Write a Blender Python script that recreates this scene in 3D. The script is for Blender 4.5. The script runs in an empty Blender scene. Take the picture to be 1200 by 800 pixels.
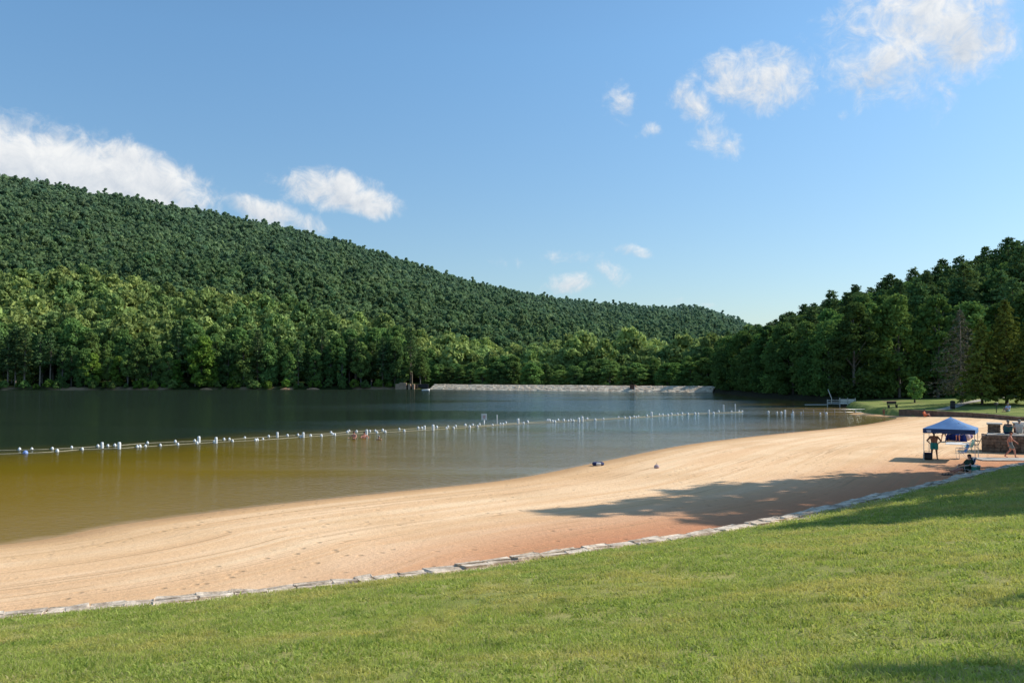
import bpy, bmesh, math, random
import numpy as np
from mathutils import Vector, Matrix, noise as mnoise
R = math.radians
SC = bpy.context.scene
COL = SC.collection
rng = np.random.default_rng(7)
random.seed(7)

# ------------------------------------------------------------------ camera geometry (photo 1200x800, 30 mm lens)
CAM = Vector((0, 0, 6.0)); FPX = 1000.0
PITCH = math.atan(37 / FPX)
FWD = Vector((0, math.cos(PITCH), math.sin(PITCH))); UPV = Vector((0, -math.sin(PITCH), math.cos(PITCH)))
def ray(x, y): return FWD + Vector((1, 0, 0)) * ((x - 600) / FPX) + UPV * ((400 - y) / FPX)
def G(x, y, z=0.0):
    d = ray(x, y); t = (z - CAM.z) / d.z
    return CAM + d * t
def P(x, y, Y):
    d = ray(x, y); return CAM + d * (Y / d.y)
SUN_AZ, SUN_EL = R(74), R(37)          # azimuth measured from +Y towards +X
SUND = Vector((math.sin(SUN_AZ) * math.cos(SUN_EL), math.cos(SUN_AZ) * math.cos(SUN_EL), math.sin(SUN_EL)))

# ------------------------------------------------------------------ curves
def crom(pts, n=8):
    pts = [np.array(p, float) for p in pts]
    q = [2 * pts[0] - pts[1]] + pts + [2 * pts[-1] - pts[-2]]
    out = []
    for i in range(1, len(q) - 2):
        p0, p1, p2, p3 = q[i - 1], q[i], q[i + 1], q[i + 2]
        for k in range(n):
            t = k / n
            out.append(.5 * (2 * p1 + (p2 - p0) * t + (2 * p0 - 5 * p1 + 4 * p2 - p3) * t * t + (3 * p1 - p0 - 3 * p2 + p3) * t ** 3))
    out.append(pts[-1])
    return np.array(out)
def interp(x, tab):
    return np.interp(x, [a for a, b in tab], [b for a, b in tab])
def sdist(XY, C):
    """signed distance to polyline (positive on its right-hand side) and arc length of the nearest point"""
    A = C[:-1]; B = C[1:]; AB = B - A; L2 = (AB ** 2).sum(1); L = np.sqrt(L2); S0 = np.concatenate([[0], np.cumsum(L)[:-1]])
    out = np.empty(len(XY)); arc = np.empty(len(XY))
    for i in range(0, len(XY), 20000):
        p = XY[i:i + 20000]
        v = p[:, None, :] - A[None]
        t = np.clip((v * AB[None]).sum(2) / L2[None], 0, 1)
        w = v - t[..., None] * AB[None]
        d2 = (w ** 2).sum(2); k = d2.argmin(1); r = np.arange(len(p))
        cr = AB[k, 0] * v[r, k, 1] - AB[k, 1] * v[r, k, 0]
        out[i:i + 20000] = np.sqrt(d2[r, k]) * np.where(cr < 0, 1, -1); arc[i:i + 20000] = S0[k] + t[r, k] * L[k]
    return out, arc
SHORE = crom([(-140, -4), (-80, 8), (-45, 18), (-28, 24.5), (-18, 30), (-15.6, 34), (-11.4, 38.7), (-6.4, 43), (0, 48.6), (6, 58), (14.5, 71.5), (25, 83.3),
              (38.5, 96.5), (47.5, 108), (51.5, 114.5), (51.5, 118.5), (50, 122), (49.5, 125), (51, 128), (54, 131), (56, 140), (59, 149), (62, 165), (64, 182), (62, 207), (62, 250), (63, 267), (66, 300), (70, 420)])
WALL = crom([(-60, 6), (-36, 10.3), (-20, 14.6), (-10.7, 17.8), (-5.9, 19.8), (-1.65, 22), (2.45, 24.5), (5.2, 26.2), (8.7, 28.9), (13.2, 33), (19.4, 38.8), (26.9, 46.0), (33, 49.8), (45, 53.5), (70, 57), (110, 60)], 10)
UPL = crom([(130, 62), (95, 77), (70, 88), (58.8, 96), (58.3, 104), (57.2, 110), (54.5, 116), (52.5, 121), (52.2, 126), (54, 131), (56, 140), (59, 149), (62, 165), (64, 182), (62, 207), (62, 250), (63, 262), (66, 300), (70, 430)])
def sst(a, b, x):
    t = np.clip((np.asarray(x, float) - a) / (b - a), 0, 1); return t * t * (3 - 2 * t)
def wob(X, Y, s=1.0, seed=0):
    X = np.asarray(X) / s + seed * 3.1; Y = np.asarray(Y) / s - seed * 1.7
    return (np.sin(X * 1.3 + 1.7 * np.sin(Y * .7)) + np.sin(Y * 1.7 + 1.1 * np.sin(X * .9 + 2)) + .6 * np.sin(X * 2.9 - Y * 2.1 + 1) + .4 * np.sin(X * 5.3 + Y * 4.1)) / 3
def beach_z_d(d, X, Y):
    z = np.where(d > 0, .72 * (1 - np.exp(-np.maximum(d, 0) / 9.)), np.maximum(.045 * d - .00018 * d * d, -4))
    return z + .02 * wob(X, Y, 1.6) * sst(.5, 5, d)
def beach_z(x, y):
    d, _ = sdist(np.array([[x, y]]), SHORE); return float(beach_z_d(d, np.array([x]), np.array([y]))[0])
def GB(x, y):
    z = .65
    for _ in range(6):
        p = G(x, y, z); z = beach_z(p.x, p.y)
    return Vector((p.x, p.y, z))
def lawn_z_d(d, X, Y):
    d = np.asarray(d, float)
    z = np.where(d < 20, .93 + .174 * d, .93 + .174 * 20 + .05 * (d - 20))
    return z + (.07 * wob(X, Y, 2.3, 2) + .10 * wob(X, Y, 6, 1)) * sst(.4, 5, d)
def upland_z_d(d, X, Y):
    z = .98 + .35 * sst(58, 72, X) + .016 * np.clip(d, 0, 40) + .25 * np.maximum(0, d - 7) * sst(152, 205, Y) * (1 - .4 * sst(80, 250, d))
    z = z + .25 * wob(X, Y, 14, 3) * sst(3, 15, d)
    return np.where(d < .35, -1.6 + (z + 1.6) * sst(-1.4, .35, d), z)
def upland_z(x, y):
    d, _ = sdist(np.array([[x, y]]), UPL); return float(upland_z_d(d, np.array([x]), np.array([y]))[0])
def GU(x, y):
    z = 1.4
    for _ in range(8):
        p = G(x, y, z); z = upland_z(p.x, p.y)
    return Vector((p.x, p.y, z))

# ------------------------------------------------------------------ materials
def new_mat(name):
    m = bpy.data.materials.new(name); m.use_nodes = True
    nt = m.node_tree; nt.nodes.clear()
    o = nt.nodes.new('ShaderNodeOutputMaterial')
    return m, nt, o
class N:
    """thin node-building helper"""
    def __init__(s, nt): s.nt = nt
    def add(s, t, **kw):
        n = s.nt.nodes.new(t)
        for k, v in kw.items(): setattr(n, k, v)
        return n
    def link(s, a, b): s.nt.links.new(a, b)
    def setin(s, sock, v):
        if isinstance(v, bpy.types.NodeSocket): s.link(v, sock)
        else: sock.default_value = v
    def math(s, op, a, b=None, c=None, clamp=False):
        n = s.add('ShaderNodeMath', operation=op, use_clamp=clamp)
        for i, v in enumerate((a, b, c)):
            if v is not None: s.setin(n.inputs[i], v)
        return n.outputs[0]
    def vmath(s, op, a, b=None, out=0):
        n = s.add('ShaderNodeVectorMath', operation=op)
        s.setin(n.inputs[0], a)
        if b is not None: s.setin(n.inputs[1], b)
        return n.outputs['Value'] if op in ('DOT_PRODUCT', 'LENGTH') else n.outputs[0]
    def mix(s, f, a, b, blend='MIX'):
        n = s.add('ShaderNodeMix', data_type='RGBA', blend_type=blend)
        s.setin(n.inputs[0], f); s.setin(n.inputs[6], c4(a)); s.setin(n.inputs[7], c4(b))
        return n.outputs[2]
    def noise(s, vec=None, scale=1, detail=3, rough=.5, dist=0):
        n = s.add('ShaderNodeTexNoise'); n.inputs['Scale'].default_value = scale; n.inputs['Detail'].default_value = detail
        n.inputs['Roughness'].default_value = rough; n.inputs['Distortion'].default_value = dist
        if vec is not None: s.link(vec, n.inputs['Vector'])
        return n.outputs[0]
    def ramp(s, f, a, b, smooth=True):
        n = s.add('ShaderNodeMapRange', interpolation_type='SMOOTHSTEP' if smooth else 'LINEAR', clamp=True)
        s.setin(n.inputs[0], f); n.inputs[1].default_value = a; n.inputs[2].default_value = b
        return n.outputs[0]
    def attr(s, name):
        n = s.add('ShaderNodeAttribute', attribute_name=name); return n
    def pos(s): return s.add('ShaderNodeNewGeometry').outputs['Position']
    def objco(s): return s.add('ShaderNodeTexCoord').outputs['Object']
    def rand(s): return s.add('ShaderNodeObjectInfo').outputs['Random']
    def bump(s, h, strength=.5, dist=.02, normal=None):
        n = s.add('ShaderNodeBump'); n.inputs['Strength'].default_value = strength; n.inputs['Distance'].default_value = dist
        s.setin(n.inputs['Height'], h)
        if normal is not None: s.link(normal, n.inputs['Normal'])
        return n.outputs[0]
    def vscale(s, v, sx, sy, sz):
        return s.vmath('MULTIPLY', v, (sx, sy, sz))
def c4(c):
    if isinstance(c, bpy.types.NodeSocket): return c
    return (*c[:3], 1)
def simple(name, col, rough=.6, var=.15, scale=6, bump=.3, bdist=.005, metal=0, spec=.4, col2=None):
    m, nt, o = new_mat(name); n = N(nt)
    v = n.objco(); f = n.noise(v, scale, 4, .6)
    c = n.mix(n.ramp(f, .3, .7), tuple(x * (1 - var) for x in col), col2 or tuple(min(1, x * (1 + var)) for x in col))
    b = n.add('ShaderNodeBsdfPrincipled')
    n.setin(b.inputs['Base Color'], c); b.inputs['Roughness'].default_value = rough; b.inputs['Metallic'].default_value = metal
    b.inputs['Specular IOR Level'].default_value = spec
    if bump: n.link(n.bump(n.noise(v, scale * 4, 4, .6), bump, bdist), b.inputs['Normal'])
    n.link(b.outputs[0], o.inputs[0])
    return m
def leaf_mat(name, dark, light, haze=None, transl=.3, hue=.5, big=.0):
    """foliage: colour varies from leaf clump to leaf clump ('tint') and from tree to tree"""
    m, nt, o = new_mat(name); n = N(nt)
    t = n.attr('tint').outputs['Fac']
    r = n.rand()
    f = n.math('ADD', n.math('MULTIPLY', t, 1 - hue), n.math('MULTIPLY', r, hue), clamp=True)
    if big:  # broad patches in the leaf colour, standing in for cloud shadow on the ridge
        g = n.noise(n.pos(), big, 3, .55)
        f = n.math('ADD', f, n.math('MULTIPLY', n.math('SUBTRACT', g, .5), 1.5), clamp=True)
    c = n.mix(f, dark, light)
    h = n.add('ShaderNodeHueSaturation'); n.setin(h.inputs['Color'], c)
    n.setin(h.inputs['Hue'], n.math('MULTIPLY_ADD', n.math('FRACT', n.math('MULTIPLY', r, 17.3)), .035, .4825))
    n.setin(h.inputs['Value'], n.math('MULTIPLY_ADD', n.math('FRACT', n.math('MULTIPLY', r, 7.7)), .5, .75))
    c = h.outputs[0]
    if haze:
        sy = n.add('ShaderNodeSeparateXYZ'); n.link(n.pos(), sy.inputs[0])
        c = n.mix(n.math('MULTIPLY_ADD', n.ramp(sy.outputs[1], 700, 2400, False), haze[2], haze[0]), c, haze[1])  # distance haze baked into the leaf colour, stronger farther back
    d = n.add('ShaderNodeBsdfDiffuse'); n.setin(d.inputs[0], c)
    tr = n.add('ShaderNodeBsdfTranslucent'); n.setin(tr.inputs[0], n.mix(.35, c, (.14, .19, .02)))
    mx = n.add('ShaderNodeMixShader'); mx.inputs[0].default_value = transl
    n.link(d.outputs[0], mx.inputs[1]); n.link(tr.outputs[0], mx.inputs[2])
    n.link(mx.outputs[0], o.inputs[0])
    return m
M = {}
M['leaf_shore'] = leaf_mat('leaf_shore', (0.091, 0.175, 0.064), (0.255, 0.392, 0.104), transl=.35, hue=.6)
M['leaf_bright'] = leaf_mat('leaf_bright', (0.103, 0.195, 0.038), (0.246, 0.390, 0.064), transl=.4, hue=.3)
M['leaf_right'] = leaf_mat('leaf_right', (0.036, 0.073, 0.028), (0.221, 0.374, 0.096), transl=.3, hue=.75)
M['leaf_pine'] = leaf_mat('leaf_pine', (0.042, 0.083, 0.038), (0.175, 0.275, 0.097), transl=.2, hue=.4)
M['leaf_spruce'] = leaf_mat('leaf_spruce', (0.074, 0.101, 0.025), (0.210, 0.242, 0.050), transl=.25, hue=.2)
M['leaf_dry'] = leaf_mat('leaf_dry', (.075, .080, .055), (.190, .185, .130), transl=.1, hue=.1)
M['leaf_bench'] = leaf_mat('leaf_bench', (0.164, 0.245, 0.087), (0.400, 0.485, 0.150), transl=.3, hue=.7, big=.012)
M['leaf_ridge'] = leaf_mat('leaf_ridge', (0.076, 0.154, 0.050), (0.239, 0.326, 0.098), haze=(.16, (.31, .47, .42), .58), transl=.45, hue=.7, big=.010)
M['bark'] = simple('bark', (.10, .075, .055), .9, .4, 3, .8, .03)
M['bark_pale'] = simple('bark_pale', (.26, .21, .16), .9, .3, 3, .6, .02)
M['bark_grey'] = simple('bark_grey', (.20, .18, .155), .9, .3, 3, .6, .02)
M['stone_pale'] = simple('stone_pale', (.60, .45, .31), .9, .4, 2.6, 1.0, .04, col2=(.86, .71, .54))
M['stone_dam'] = simple('stone_dam', (.66, .50, .35), .9, .25, .7, .8, .05, col2=(.82, .68, .50))
M['stone_brown'] = simple('stone_brown', (.17, .115, .085), .9, .4, 3.5, .9, .03, col2=(.27, .20, .15))
M['stone_wallfar'] = simple('stone_wallfar', (.16, .10, .07), .9, .3, 1.5, .8, .03)
M['concrete'] = simple('concrete', (.48, .44, .38), .85, .15, 2, .4, .01)
M['brown_paint'] = simple('brown_paint', (.13, .06, .04), .7, .2, 4)
M['white'] = simple('white', (.78, .78, .76), .45, .06, 5, .1)
M['white_red'] = simple('white_red', (.55, .06, .05), .5, .1, 5, .1)
M['bluefloat'] = simple('bluefloat', (.25, .36, .70), .4, .1, 5, .1)
M['galv'] = simple('galv', (.42, .42, .42), .35, .15, 6, .2, metal=.7)
M['steel_white'] = simple('steel_white', (.62, .62, .60), .4, .1, 6, .1)
M['black'] = simple('black', (.018, .018, .02), .6, .3, 8, .3)
M['black_metal'] = simple('black_metal', (.02, .02, .02), .5, .3, 8, .2)
M['canopy_blue'] = simple('canopy_blue', (.075, .20, .43), .75, .08, 3, .4, .01)
M['valance_shade'] = simple('valance_shade', (.02, .05, .14), .75, .1, 3, .3)
M['tent_blue'] = simple('tent_blue', (.025, .06, .36), .7, .15, 3, .4, .01)
M['wood_grey'] = simple('wood_grey', (.50, .48, .44), .85, .2, 5, .5)
M['wood_pale'] = simple('wood_pale', (.78, .76, .71), .8, .12, 5, .4)
M['wood_dark'] = simple('wood_dark', (.06, .045, .035), .85, .3, 5, .5)
M['rope'] = simple('rope', (.42, .38, .26), .8, .2, 9, .2)
M['skin'] = simple('skin', (.44, .22, .14), .55, .1, 9, .1)
M['skin_tan'] = simple('skin_tan', (.25, .115, .07), .55, .1, 9, .1)
M['skin_pink'] = simple('skin_pink', (.60, .26, .18), .55, .1, 9, .1)
M['hair'] = simple('hair', (.03, .02, .015), .6, .3, 20, .5)
M['hair_grey'] = simple('hair_grey', (.20, .19, .17), .6, .3, 20, .5)
M['face'] = simple('face', (.03, .015, .012), .5, .1, 9, 0)
for k, c in dict(teal=(.02, .22, .20), teal_dark=(.018, .085, .10), navy=(.02, .03, .10), royal=(.03, .10, .42), green_dark=(.012, .035, .018),
                 orange=(.75, .17, .06), paleblue=(.45, .52, .66), offwhite=(.68, .66, .62), grey=(.20, .22, .22), chair_blue=(.10, .33, .72), cyan=(.28, .62, .66),
                 maroon=(.22, .05, .08), pinkgrey=(.42, .33, .36), greenbox=(.05, .25, .19), brownfab=(.30, .12, .06), purple=(.13, .09, .25)).items():
    M[k] = simple('fabric_' + k, c, .8, .12, 8, .3)

# ------------------------------------------------------------------ object helpers
def tag(o, label=None, cat=None, group=None, kind=None):
    if label: o['label'] = label
    if cat: o['category'] = cat
    if group: o['group'] = group
    if kind: o['kind'] = kind
    return o
def thing(name, label, cat, loc=(0, 0, 0), rz=0, group=None):
    o = bpy.data.objects.new(name, None); o.empty_display_size = .2; COL.objects.link(o)
    o.location = loc; o.rotation_euler = (0, 0, rz)
    return tag(o, label, cat, group)
def link(name, me, mat, parent=None, loc=None):
    o = bpy.data.objects.new(name, me); COL.objects.link(o)
    if mat is not None and not len(me.materials): me.materials.append(mat)
    if parent is not None: o.parent = parent
    if loc is not None: o.location = loc
    return o
class MB:
    """collects simple shapes into one mesh"""
    def __init__(s): s.v = []; s.f = []
    def raw(s, vs, fs):
        b = len(s.v); s.v += [tuple(v) for v in vs]; s.f += [tuple(b + i for i in f) for f in fs]; return s
    def box(s, c, d, rz=0, jit=0, bev=.12, rx=0, ry=0):
        """box with chamfered vertical+horizontal edges (a 24-vertex chamfer box)"""
        hx, hy, hz = d[0] / 2, d[1] / 2, d[2] / 2
        b = min(hx, hy, hz) * bev
        bm = bmesh.new(); bmesh.ops.create_cube(bm, size=1)
        for v in bm.verts:
            v.co = Vector((v.co.x * d[0], v.co.y * d[1], v.co.z * d[2]))
        if b > 0: bmesh.ops.bevel(bm, geom=bm.edges[:], offset=b, segments=1, affect='EDGES')
        if jit:
            for v in bm.verts: v.co += Vector((random.uniform(-jit, jit), random.uniform(-jit, jit), random.uniform(-jit, jit)))
        m = Matrix.Translation(c) @ Matrix.Rotation(rz, 4, 'Z') @ Matrix.Rotation(ry, 4, 'Y') @ Matrix.Rotation(rx, 4, 'X')
        bm.verts.index_update()
        s.raw([m @ v.co for v in bm.verts], [[v.index for v in f.verts] for f in bm.faces]); bm.free(); return s
    def tube(s, pts, r, n=8, cap=True):
        pts = [Vector(p) for p in pts]; rs = r if isinstance(r, (list, tuple)) else [r] * len(pts)
        b = len(s.v); up = None
        for i, p in enumerate(pts):
            d = (pts[min(i + 1, len(pts) - 1)] - pts[max(i - 1, 0)]).normalized()
            if up is None: up = d.orthogonal().normalized()
            else:
                up = (up - d * up.dot(d)); up = up.normalized() if up.length > 1e-6 else d.orthogonal().normalized()
            w = d.cross(up)
            for k in range(n):
                a = 2 * math.pi * k / n; s.v.append(tuple(p + (up * math.cos(a) + w * math.sin(a)) * rs[i]))
        for i in range(len(pts) - 1):
            for k in range(n):
                a = b + i * n + k; c = b + i * n + (k + 1) % n
                s.f.append((a, c, c + n, a + n))
        if cap: s.f.append(tuple(b + k for k in range(n))[::-1]); s.f.append(tuple(b + (len(pts) - 1) * n + k for k in range(n)))
        return s
    def capsule(s, p0, r0, p1, r1, n=12, flat=False, sc=(1, 1, 1)):
        p0 = Vector(p0); p1 = Vector(p1); d = (p1 - p0); L = d.length; d = d.normalized() if L > 1e-6 else Vector((0, 0, 1))
        prof = []
        if flat: prof = [(0, .001), (0, r0), (L, r1), (L, .001)]
        else:
            for k in range(5): a = math.pi / 2 * k / 4; prof.append((-r0 * math.cos(a), max(.001, r0 * math.sin(a))))
            for k in range(5): a = math.pi / 2 * k / 4; prof.append((L + r1 * math.sin(a), max(.001, r1 * math.cos(a))))
        u = d.orthogonal().normalized(); w = d.cross(u); b = len(s.v)
        for (t, r) in prof:
            for k in range(n):
                a = 2 * math.pi * k / n; q = p0 + d * t + (u * math.cos(a) + w * math.sin(a)) * r
                s.v.append(tuple(q))
        for i in range(len(prof) - 1):
            for k in range(n):
                a = b + i * n + k; c = b + i * n + (k + 1) % n; s.f.append((a, c, c + n, a + n))
        s.f.append(tuple(b + k for k in range(n))[::-1]); s.f.append(tuple(b + (len(prof) - 1) * n + k for k in range(n)))
        return s
    def lathe(s, prof, n=20, c=(0, 0, 0)):
        b = len(s.v); c = Vector(c)
        for (r, z) in prof:
            for k in range(n):
                a = 2 * math.pi * k / n; s.v.append((c.x + r * math.cos(a), c.y + r * math.sin(a), c.z + z))
        for i in range(len(prof) - 1):
            for k in range(n):
                a = b + i * n + k; q = b + i * n + (k + 1) % n; s.f.append((a, q, q + n, a + n))
        s.f.append(tuple(b + k for k in range(n))[::-1]); s.f.append(tuple(b + (len(prof) - 1) * n + k for k in range(n)))
        return s
    def mesh(s, name, smooth=False):
        me = bpy.data.meshes.new(name); me.from_pydata(s.v, [], s.f)
        if smooth: me.polygons.foreach_set('use_smooth', [True] * len(me.polygons))
        me.update(); return me
    def build(s, name, mat, parent=None, smooth=False, loc=None):
        return link(name, s.mesh(name, smooth), mat, parent, loc)
def np_mesh(name, V, F, attrs=None, smooth=True):
    """mesh from arrays; F is (n,4) or (n,3)"""
    V = np.asarray(V, np.float32); F = np.asarray(F, np.int32)
    me = bpy.data.meshes.new(name); me.vertices.add(len(V)); me.vertices.foreach_set('co', V.ravel())
    k = F.shape[1]; me.loops.add(F.size); me.loops.foreach_set('vertex_index', F.ravel())
    me.polygons.add(len(F)); me.polygons.foreach_set('loop_start', np.arange(0, F.size, k, dtype=np.int32))
    if smooth: me.polygons.foreach_set('use_smooth', np.ones(len(F), bool))
    me.update(calc_edges=True)
    for nm, (dom, arr) in (attrs or {}).items():
        arr = np.asarray(arr, np.float32)
        if arr.ndim == 2:
            a = me.attributes.new(nm, 'FLOAT_VECTOR', dom); a.data.foreach_set('vector', arr.ravel())
        else:
            a = me.attributes.new(nm, 'FLOAT', dom); a.data.foreach_set('value', arr)
    me.validate(); return me
def grid_faces(nx, ny, keep=None):
    i, j = np.meshgrid(np.arange(nx - 1), np.arange(ny - 1), indexing='ij'); a = (i * ny + j).ravel()
    F = np.stack([a, a + ny, a + ny + 1, a + 1], 1)
    if keep is not None:
        F = F[keep.ravel()[F].any(1)]
    return F
def compact(V, F, attrs):
    u, inv = np.unique(F, return_inverse=True)
    return V[u], inv.reshape(F.shape), {k: (d, a[u]) for k, (d, a) in attrs.items()}

# ------------------------------------------------------------------ the ground: beach and lake bed (one sheet)
xs = np.concatenate([np.arange(-160, -60, 4), np.arange(-60, 66, .5), np.arange(66, 150, 4)])
ys = np.concatenate([np.arange(-40, 10, 2), np.arange(10, 136, .5), np.arange(136, 200, 4)])
XX, YY = np.meshgrid(xs, ys, indexing='ij'); XY = np.stack([XX.ravel(), YY.ravel()], 1)
dS, aS = sdist(XY, SHORE); dW, aW = sdist(XY, WALL); dU, aU = sdist(XY, UPL)
Z = beach_z_d(dS, XY[:, 0], XY[:, 1])
under = (dW > 1.5)
Z = np.where(under, np.minimum(Z, .2), Z)
Z = np.where(dU > 3, -.5, Z)
V = np.column_stack([XY, Z])
F = grid_faces(len(xs), len(ys))
me = np_mesh('beach', V, F, {'dshore': ('POINT', dS), 'dwall': ('POINT', -dW), 'sd': ('POINT', np.column_stack([aS, dS, 0 * dS]))})
m, nt, o = new_mat('sand'); n = N(nt)
ps = n.pos(); ds = n.attr('dshore').outputs['Fac']; dw = n.attr('dwall').outputs['Fac']; sd = n.attr('sd').outputs['Vector']
big = n.noise(ps, .12, 4, .55); fine = n.noise(ps, 9, 5, .7); streak = n.noise(n.vscale(sd, .05, .9, 1), 1.0, 5, .6, .4)
streak2 = n.noise(n.vscale(sd, .09, 2.6, 1), 1.0, 4, .65, .6)
c = n.mix(n.ramp(streak, .36, .66), (.84, .525, .28), (.94, .655, .39))
c = n.mix(n.math('MULTIPLY', n.ramp(streak2, .5, .72), .30), c, (.94, .755, .47))
c = n.mix(n.math('MULTIPLY', n.ramp(big, .42, .68), .55), c, (.70, .44, .225))
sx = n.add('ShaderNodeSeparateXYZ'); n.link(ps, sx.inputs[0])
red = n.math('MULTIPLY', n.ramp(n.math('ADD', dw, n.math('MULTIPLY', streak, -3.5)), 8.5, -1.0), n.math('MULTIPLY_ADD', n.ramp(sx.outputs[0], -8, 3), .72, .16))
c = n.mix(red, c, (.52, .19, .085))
wet = n.ramp(n.math('ADD', ds, n.math('MULTIPLY', n.noise(n.vscale(sd, .25, .3, 1), 1, 3), 2.0)), 3.6, .8)
c = n.mix(n.math('MULTIPLY', n.ramp(n.math('ADD', ds, n.math('MULTIPLY', streak, 5)), 9, 3), .6), c, (.66, .385, .17))
c = n.mix(n.math('MULTIPLY', wet, .8), c, (.44, .245, .11))
sub = n.ramp(ds, .3, -.3)
c = n.mix(n.math('MULTIPLY', sub, .8), c, (.44, .30, .145))
c = n.mix(n.math('MULTIPLY', n.ramp(fine, .56, .74), .35), c, (.30, .165, .09))
b = n.add('ShaderNodeBsdfPrincipled'); n.link(c, b.inputs['Base Color']); b.inputs['Roughness'].default_value = .95; b.inputs['Specular IOR Level'].default_value = .15
lump = n.noise(ps, 2.6, 4, .6)
vor = n.add('ShaderNodeTexVoronoi'); vor.inputs['Scale'].default_value = 1.7; n.link(ps, vor.inputs['Vector'])
trk = n.noise(n.vscale(sd, .035, 1.15, 1), 1.0, 2, .5, 1.2)
trk = n.math('MULTIPLY', n.ramp(n.math('ABSOLUTE', n.math('SUBTRACT', trk, .5)), .018, .004), n.ramp(n.noise(n.vscale(sd, .05, .25, 1), 1.3, 2), .45, .6))
c = n.mix(n.math('MULTIPLY', trk, .6), c, (.46, .26, .13))
foot = n.math('MULTIPLY', n.ramp(vor.outputs['Distance'], .26, .06), n.ramp(n.noise(n.vscale(sd, .06, .5, 1), 1, 2, .5), .42, .56))
c = n.mix(n.math('MULTIPLY', foot, .42), c, (.36, .20, .10))
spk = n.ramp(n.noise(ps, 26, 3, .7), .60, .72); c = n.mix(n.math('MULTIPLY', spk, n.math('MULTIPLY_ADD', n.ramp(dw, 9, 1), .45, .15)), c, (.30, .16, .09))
n.link(c, b.inputs['Base Color'])
h = n.math('ADD', n.math('MULTIPLY', streak2, .55), n.math('ADD', n.math('MULTIPLY', lump, .75), n.math('MULTIPLY_ADD', fine, .6, n.math('MULTIPLY', foot, -.8))))
n.link(n.bump(h, .8, .06), b.inputs['Normal']); n.link(b.outputs[0], o.inputs[0])
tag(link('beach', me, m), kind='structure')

# base terrain sheet to the horizon, far below everything
m = simple('earth', (.045, .07, .025), .95, .3, .02, 0)
S_ = 9000
tag(link('ground', np_mesh('ground', [(-S_, -S_, -6), (S_, -S_, -6), (S_, S_, -6), (-S_, S_, -6)], [(0, 1, 2, 3)]), m), kind='structure')

# ------------------------------------------------------------------ water
xs = np.concatenate([np.arange(-620, -120, 20), np.arange(-120, 80, 2.), [80, 90, 110]])
ys = np.concatenate([np.arange(-60, 14, 6), np.arange(14, 150, 2.), np.arange(150, 345, 8)])
XX, YY = np.meshgrid(xs, ys, indexing='ij'); XY = np.stack([XX.ravel(), YY.ravel()], 1)
dS2, _ = sdist(XY, SHORE)
F = grid_faces(len(xs), len(ys), (dS2 < 6))
V, F, A = compact(np.column_stack([XY, 0 * dS2]), F, {'dshore': ('POINT', -dS2)})
me = np_mesh('lake_water', V, F, A)
m, nt, o = new_mat('water'); n = N(nt)
ps = n.pos(); d = n.attr('dshore').outputs['Fac']
sx = n.add('ShaderNodeSeparateXYZ'); n.link(ps, sx.inputs[0])
wv = n.noise(n.vscale(ps, 1, 1, 1), .06, 2, .5)
dd = n.math('ADD', d, n.math('MULTIPLY', n.math('SUBTRACT', wv, .5), 14))
c = n.mix(n.ramp(dd, 1, 14), (.25, .155, .032), (.205, .125, .008))
c = n.mix(n.ramp(dd, 12, 30), c, (.140, .092, .004))
c = n.mix(n.ramp(dd, 27, 44), c, (.014, .022, .013))
c = n.mix(n.ramp(n.math('ADD', d, n.math('MULTIPLY', n.noise(n.vscale(ps, .6, .6, 1), 1.0, 3), 1.0)), 1.35, .45), c, (.40, .255, .11))
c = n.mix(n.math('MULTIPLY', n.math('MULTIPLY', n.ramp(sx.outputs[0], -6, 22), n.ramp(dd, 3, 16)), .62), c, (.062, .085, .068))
body = n.add('ShaderNodeBsdfDiffuse'); n.link(c, body.inputs[0])
gl = n.add('ShaderNodeBsdfGlossy'); gl.inputs['Roughness'].default_value = .09; gl.inputs[0].default_value = (.80, .93, 1.0, 1)
patch = n.ramp(n.noise(n.vscale(ps, .012, .045, 1), 1.0, 3, .6, .5), .36, .66)
east = n.ramp(sx.outputs[0], -50, 15)
cal = n.math('MULTIPLY', n.math('MULTIPLY_ADD', patch, .9, .2), n.math('MULTIPLY_ADD', east, 1.15, .42))
rip = n.noise(n.vscale(ps, .8, 1.4, 1), 2.6, 3, .6, .3); rip2 = n.noise(n.vscale(ps, .5, .9, 1), .35, 2, .5)
h = n.math('MULTIPLY', n.math('ADD', rip, n.math('MULTIPLY', rip2, .9)), n.math('ADD', cal, .03))
bp = n.bump(h, 1.0, .045); n.link(bp, gl.inputs['Normal'])
fr = n.add('ShaderNodeFresnel'); fr.inputs[0].default_value = 1.33; n.link(bp, fr.inputs['Normal'])
mx = n.add('ShaderNodeMixShader'); n.link(n.math('MULTIPLY', fr.outputs[0], n.math('MULTIPLY_ADD', n.ramp(sx.outputs[0], -30, 8), .70, .30)), mx.inputs[0]); n.link(body.outputs[0], mx.inputs[1]); n.link(gl.outputs[0], mx.inputs[2])
n.link(mx.outputs[0], o.inputs[0])
tag(link('lake_water', me, m), kind='structure')

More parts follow.
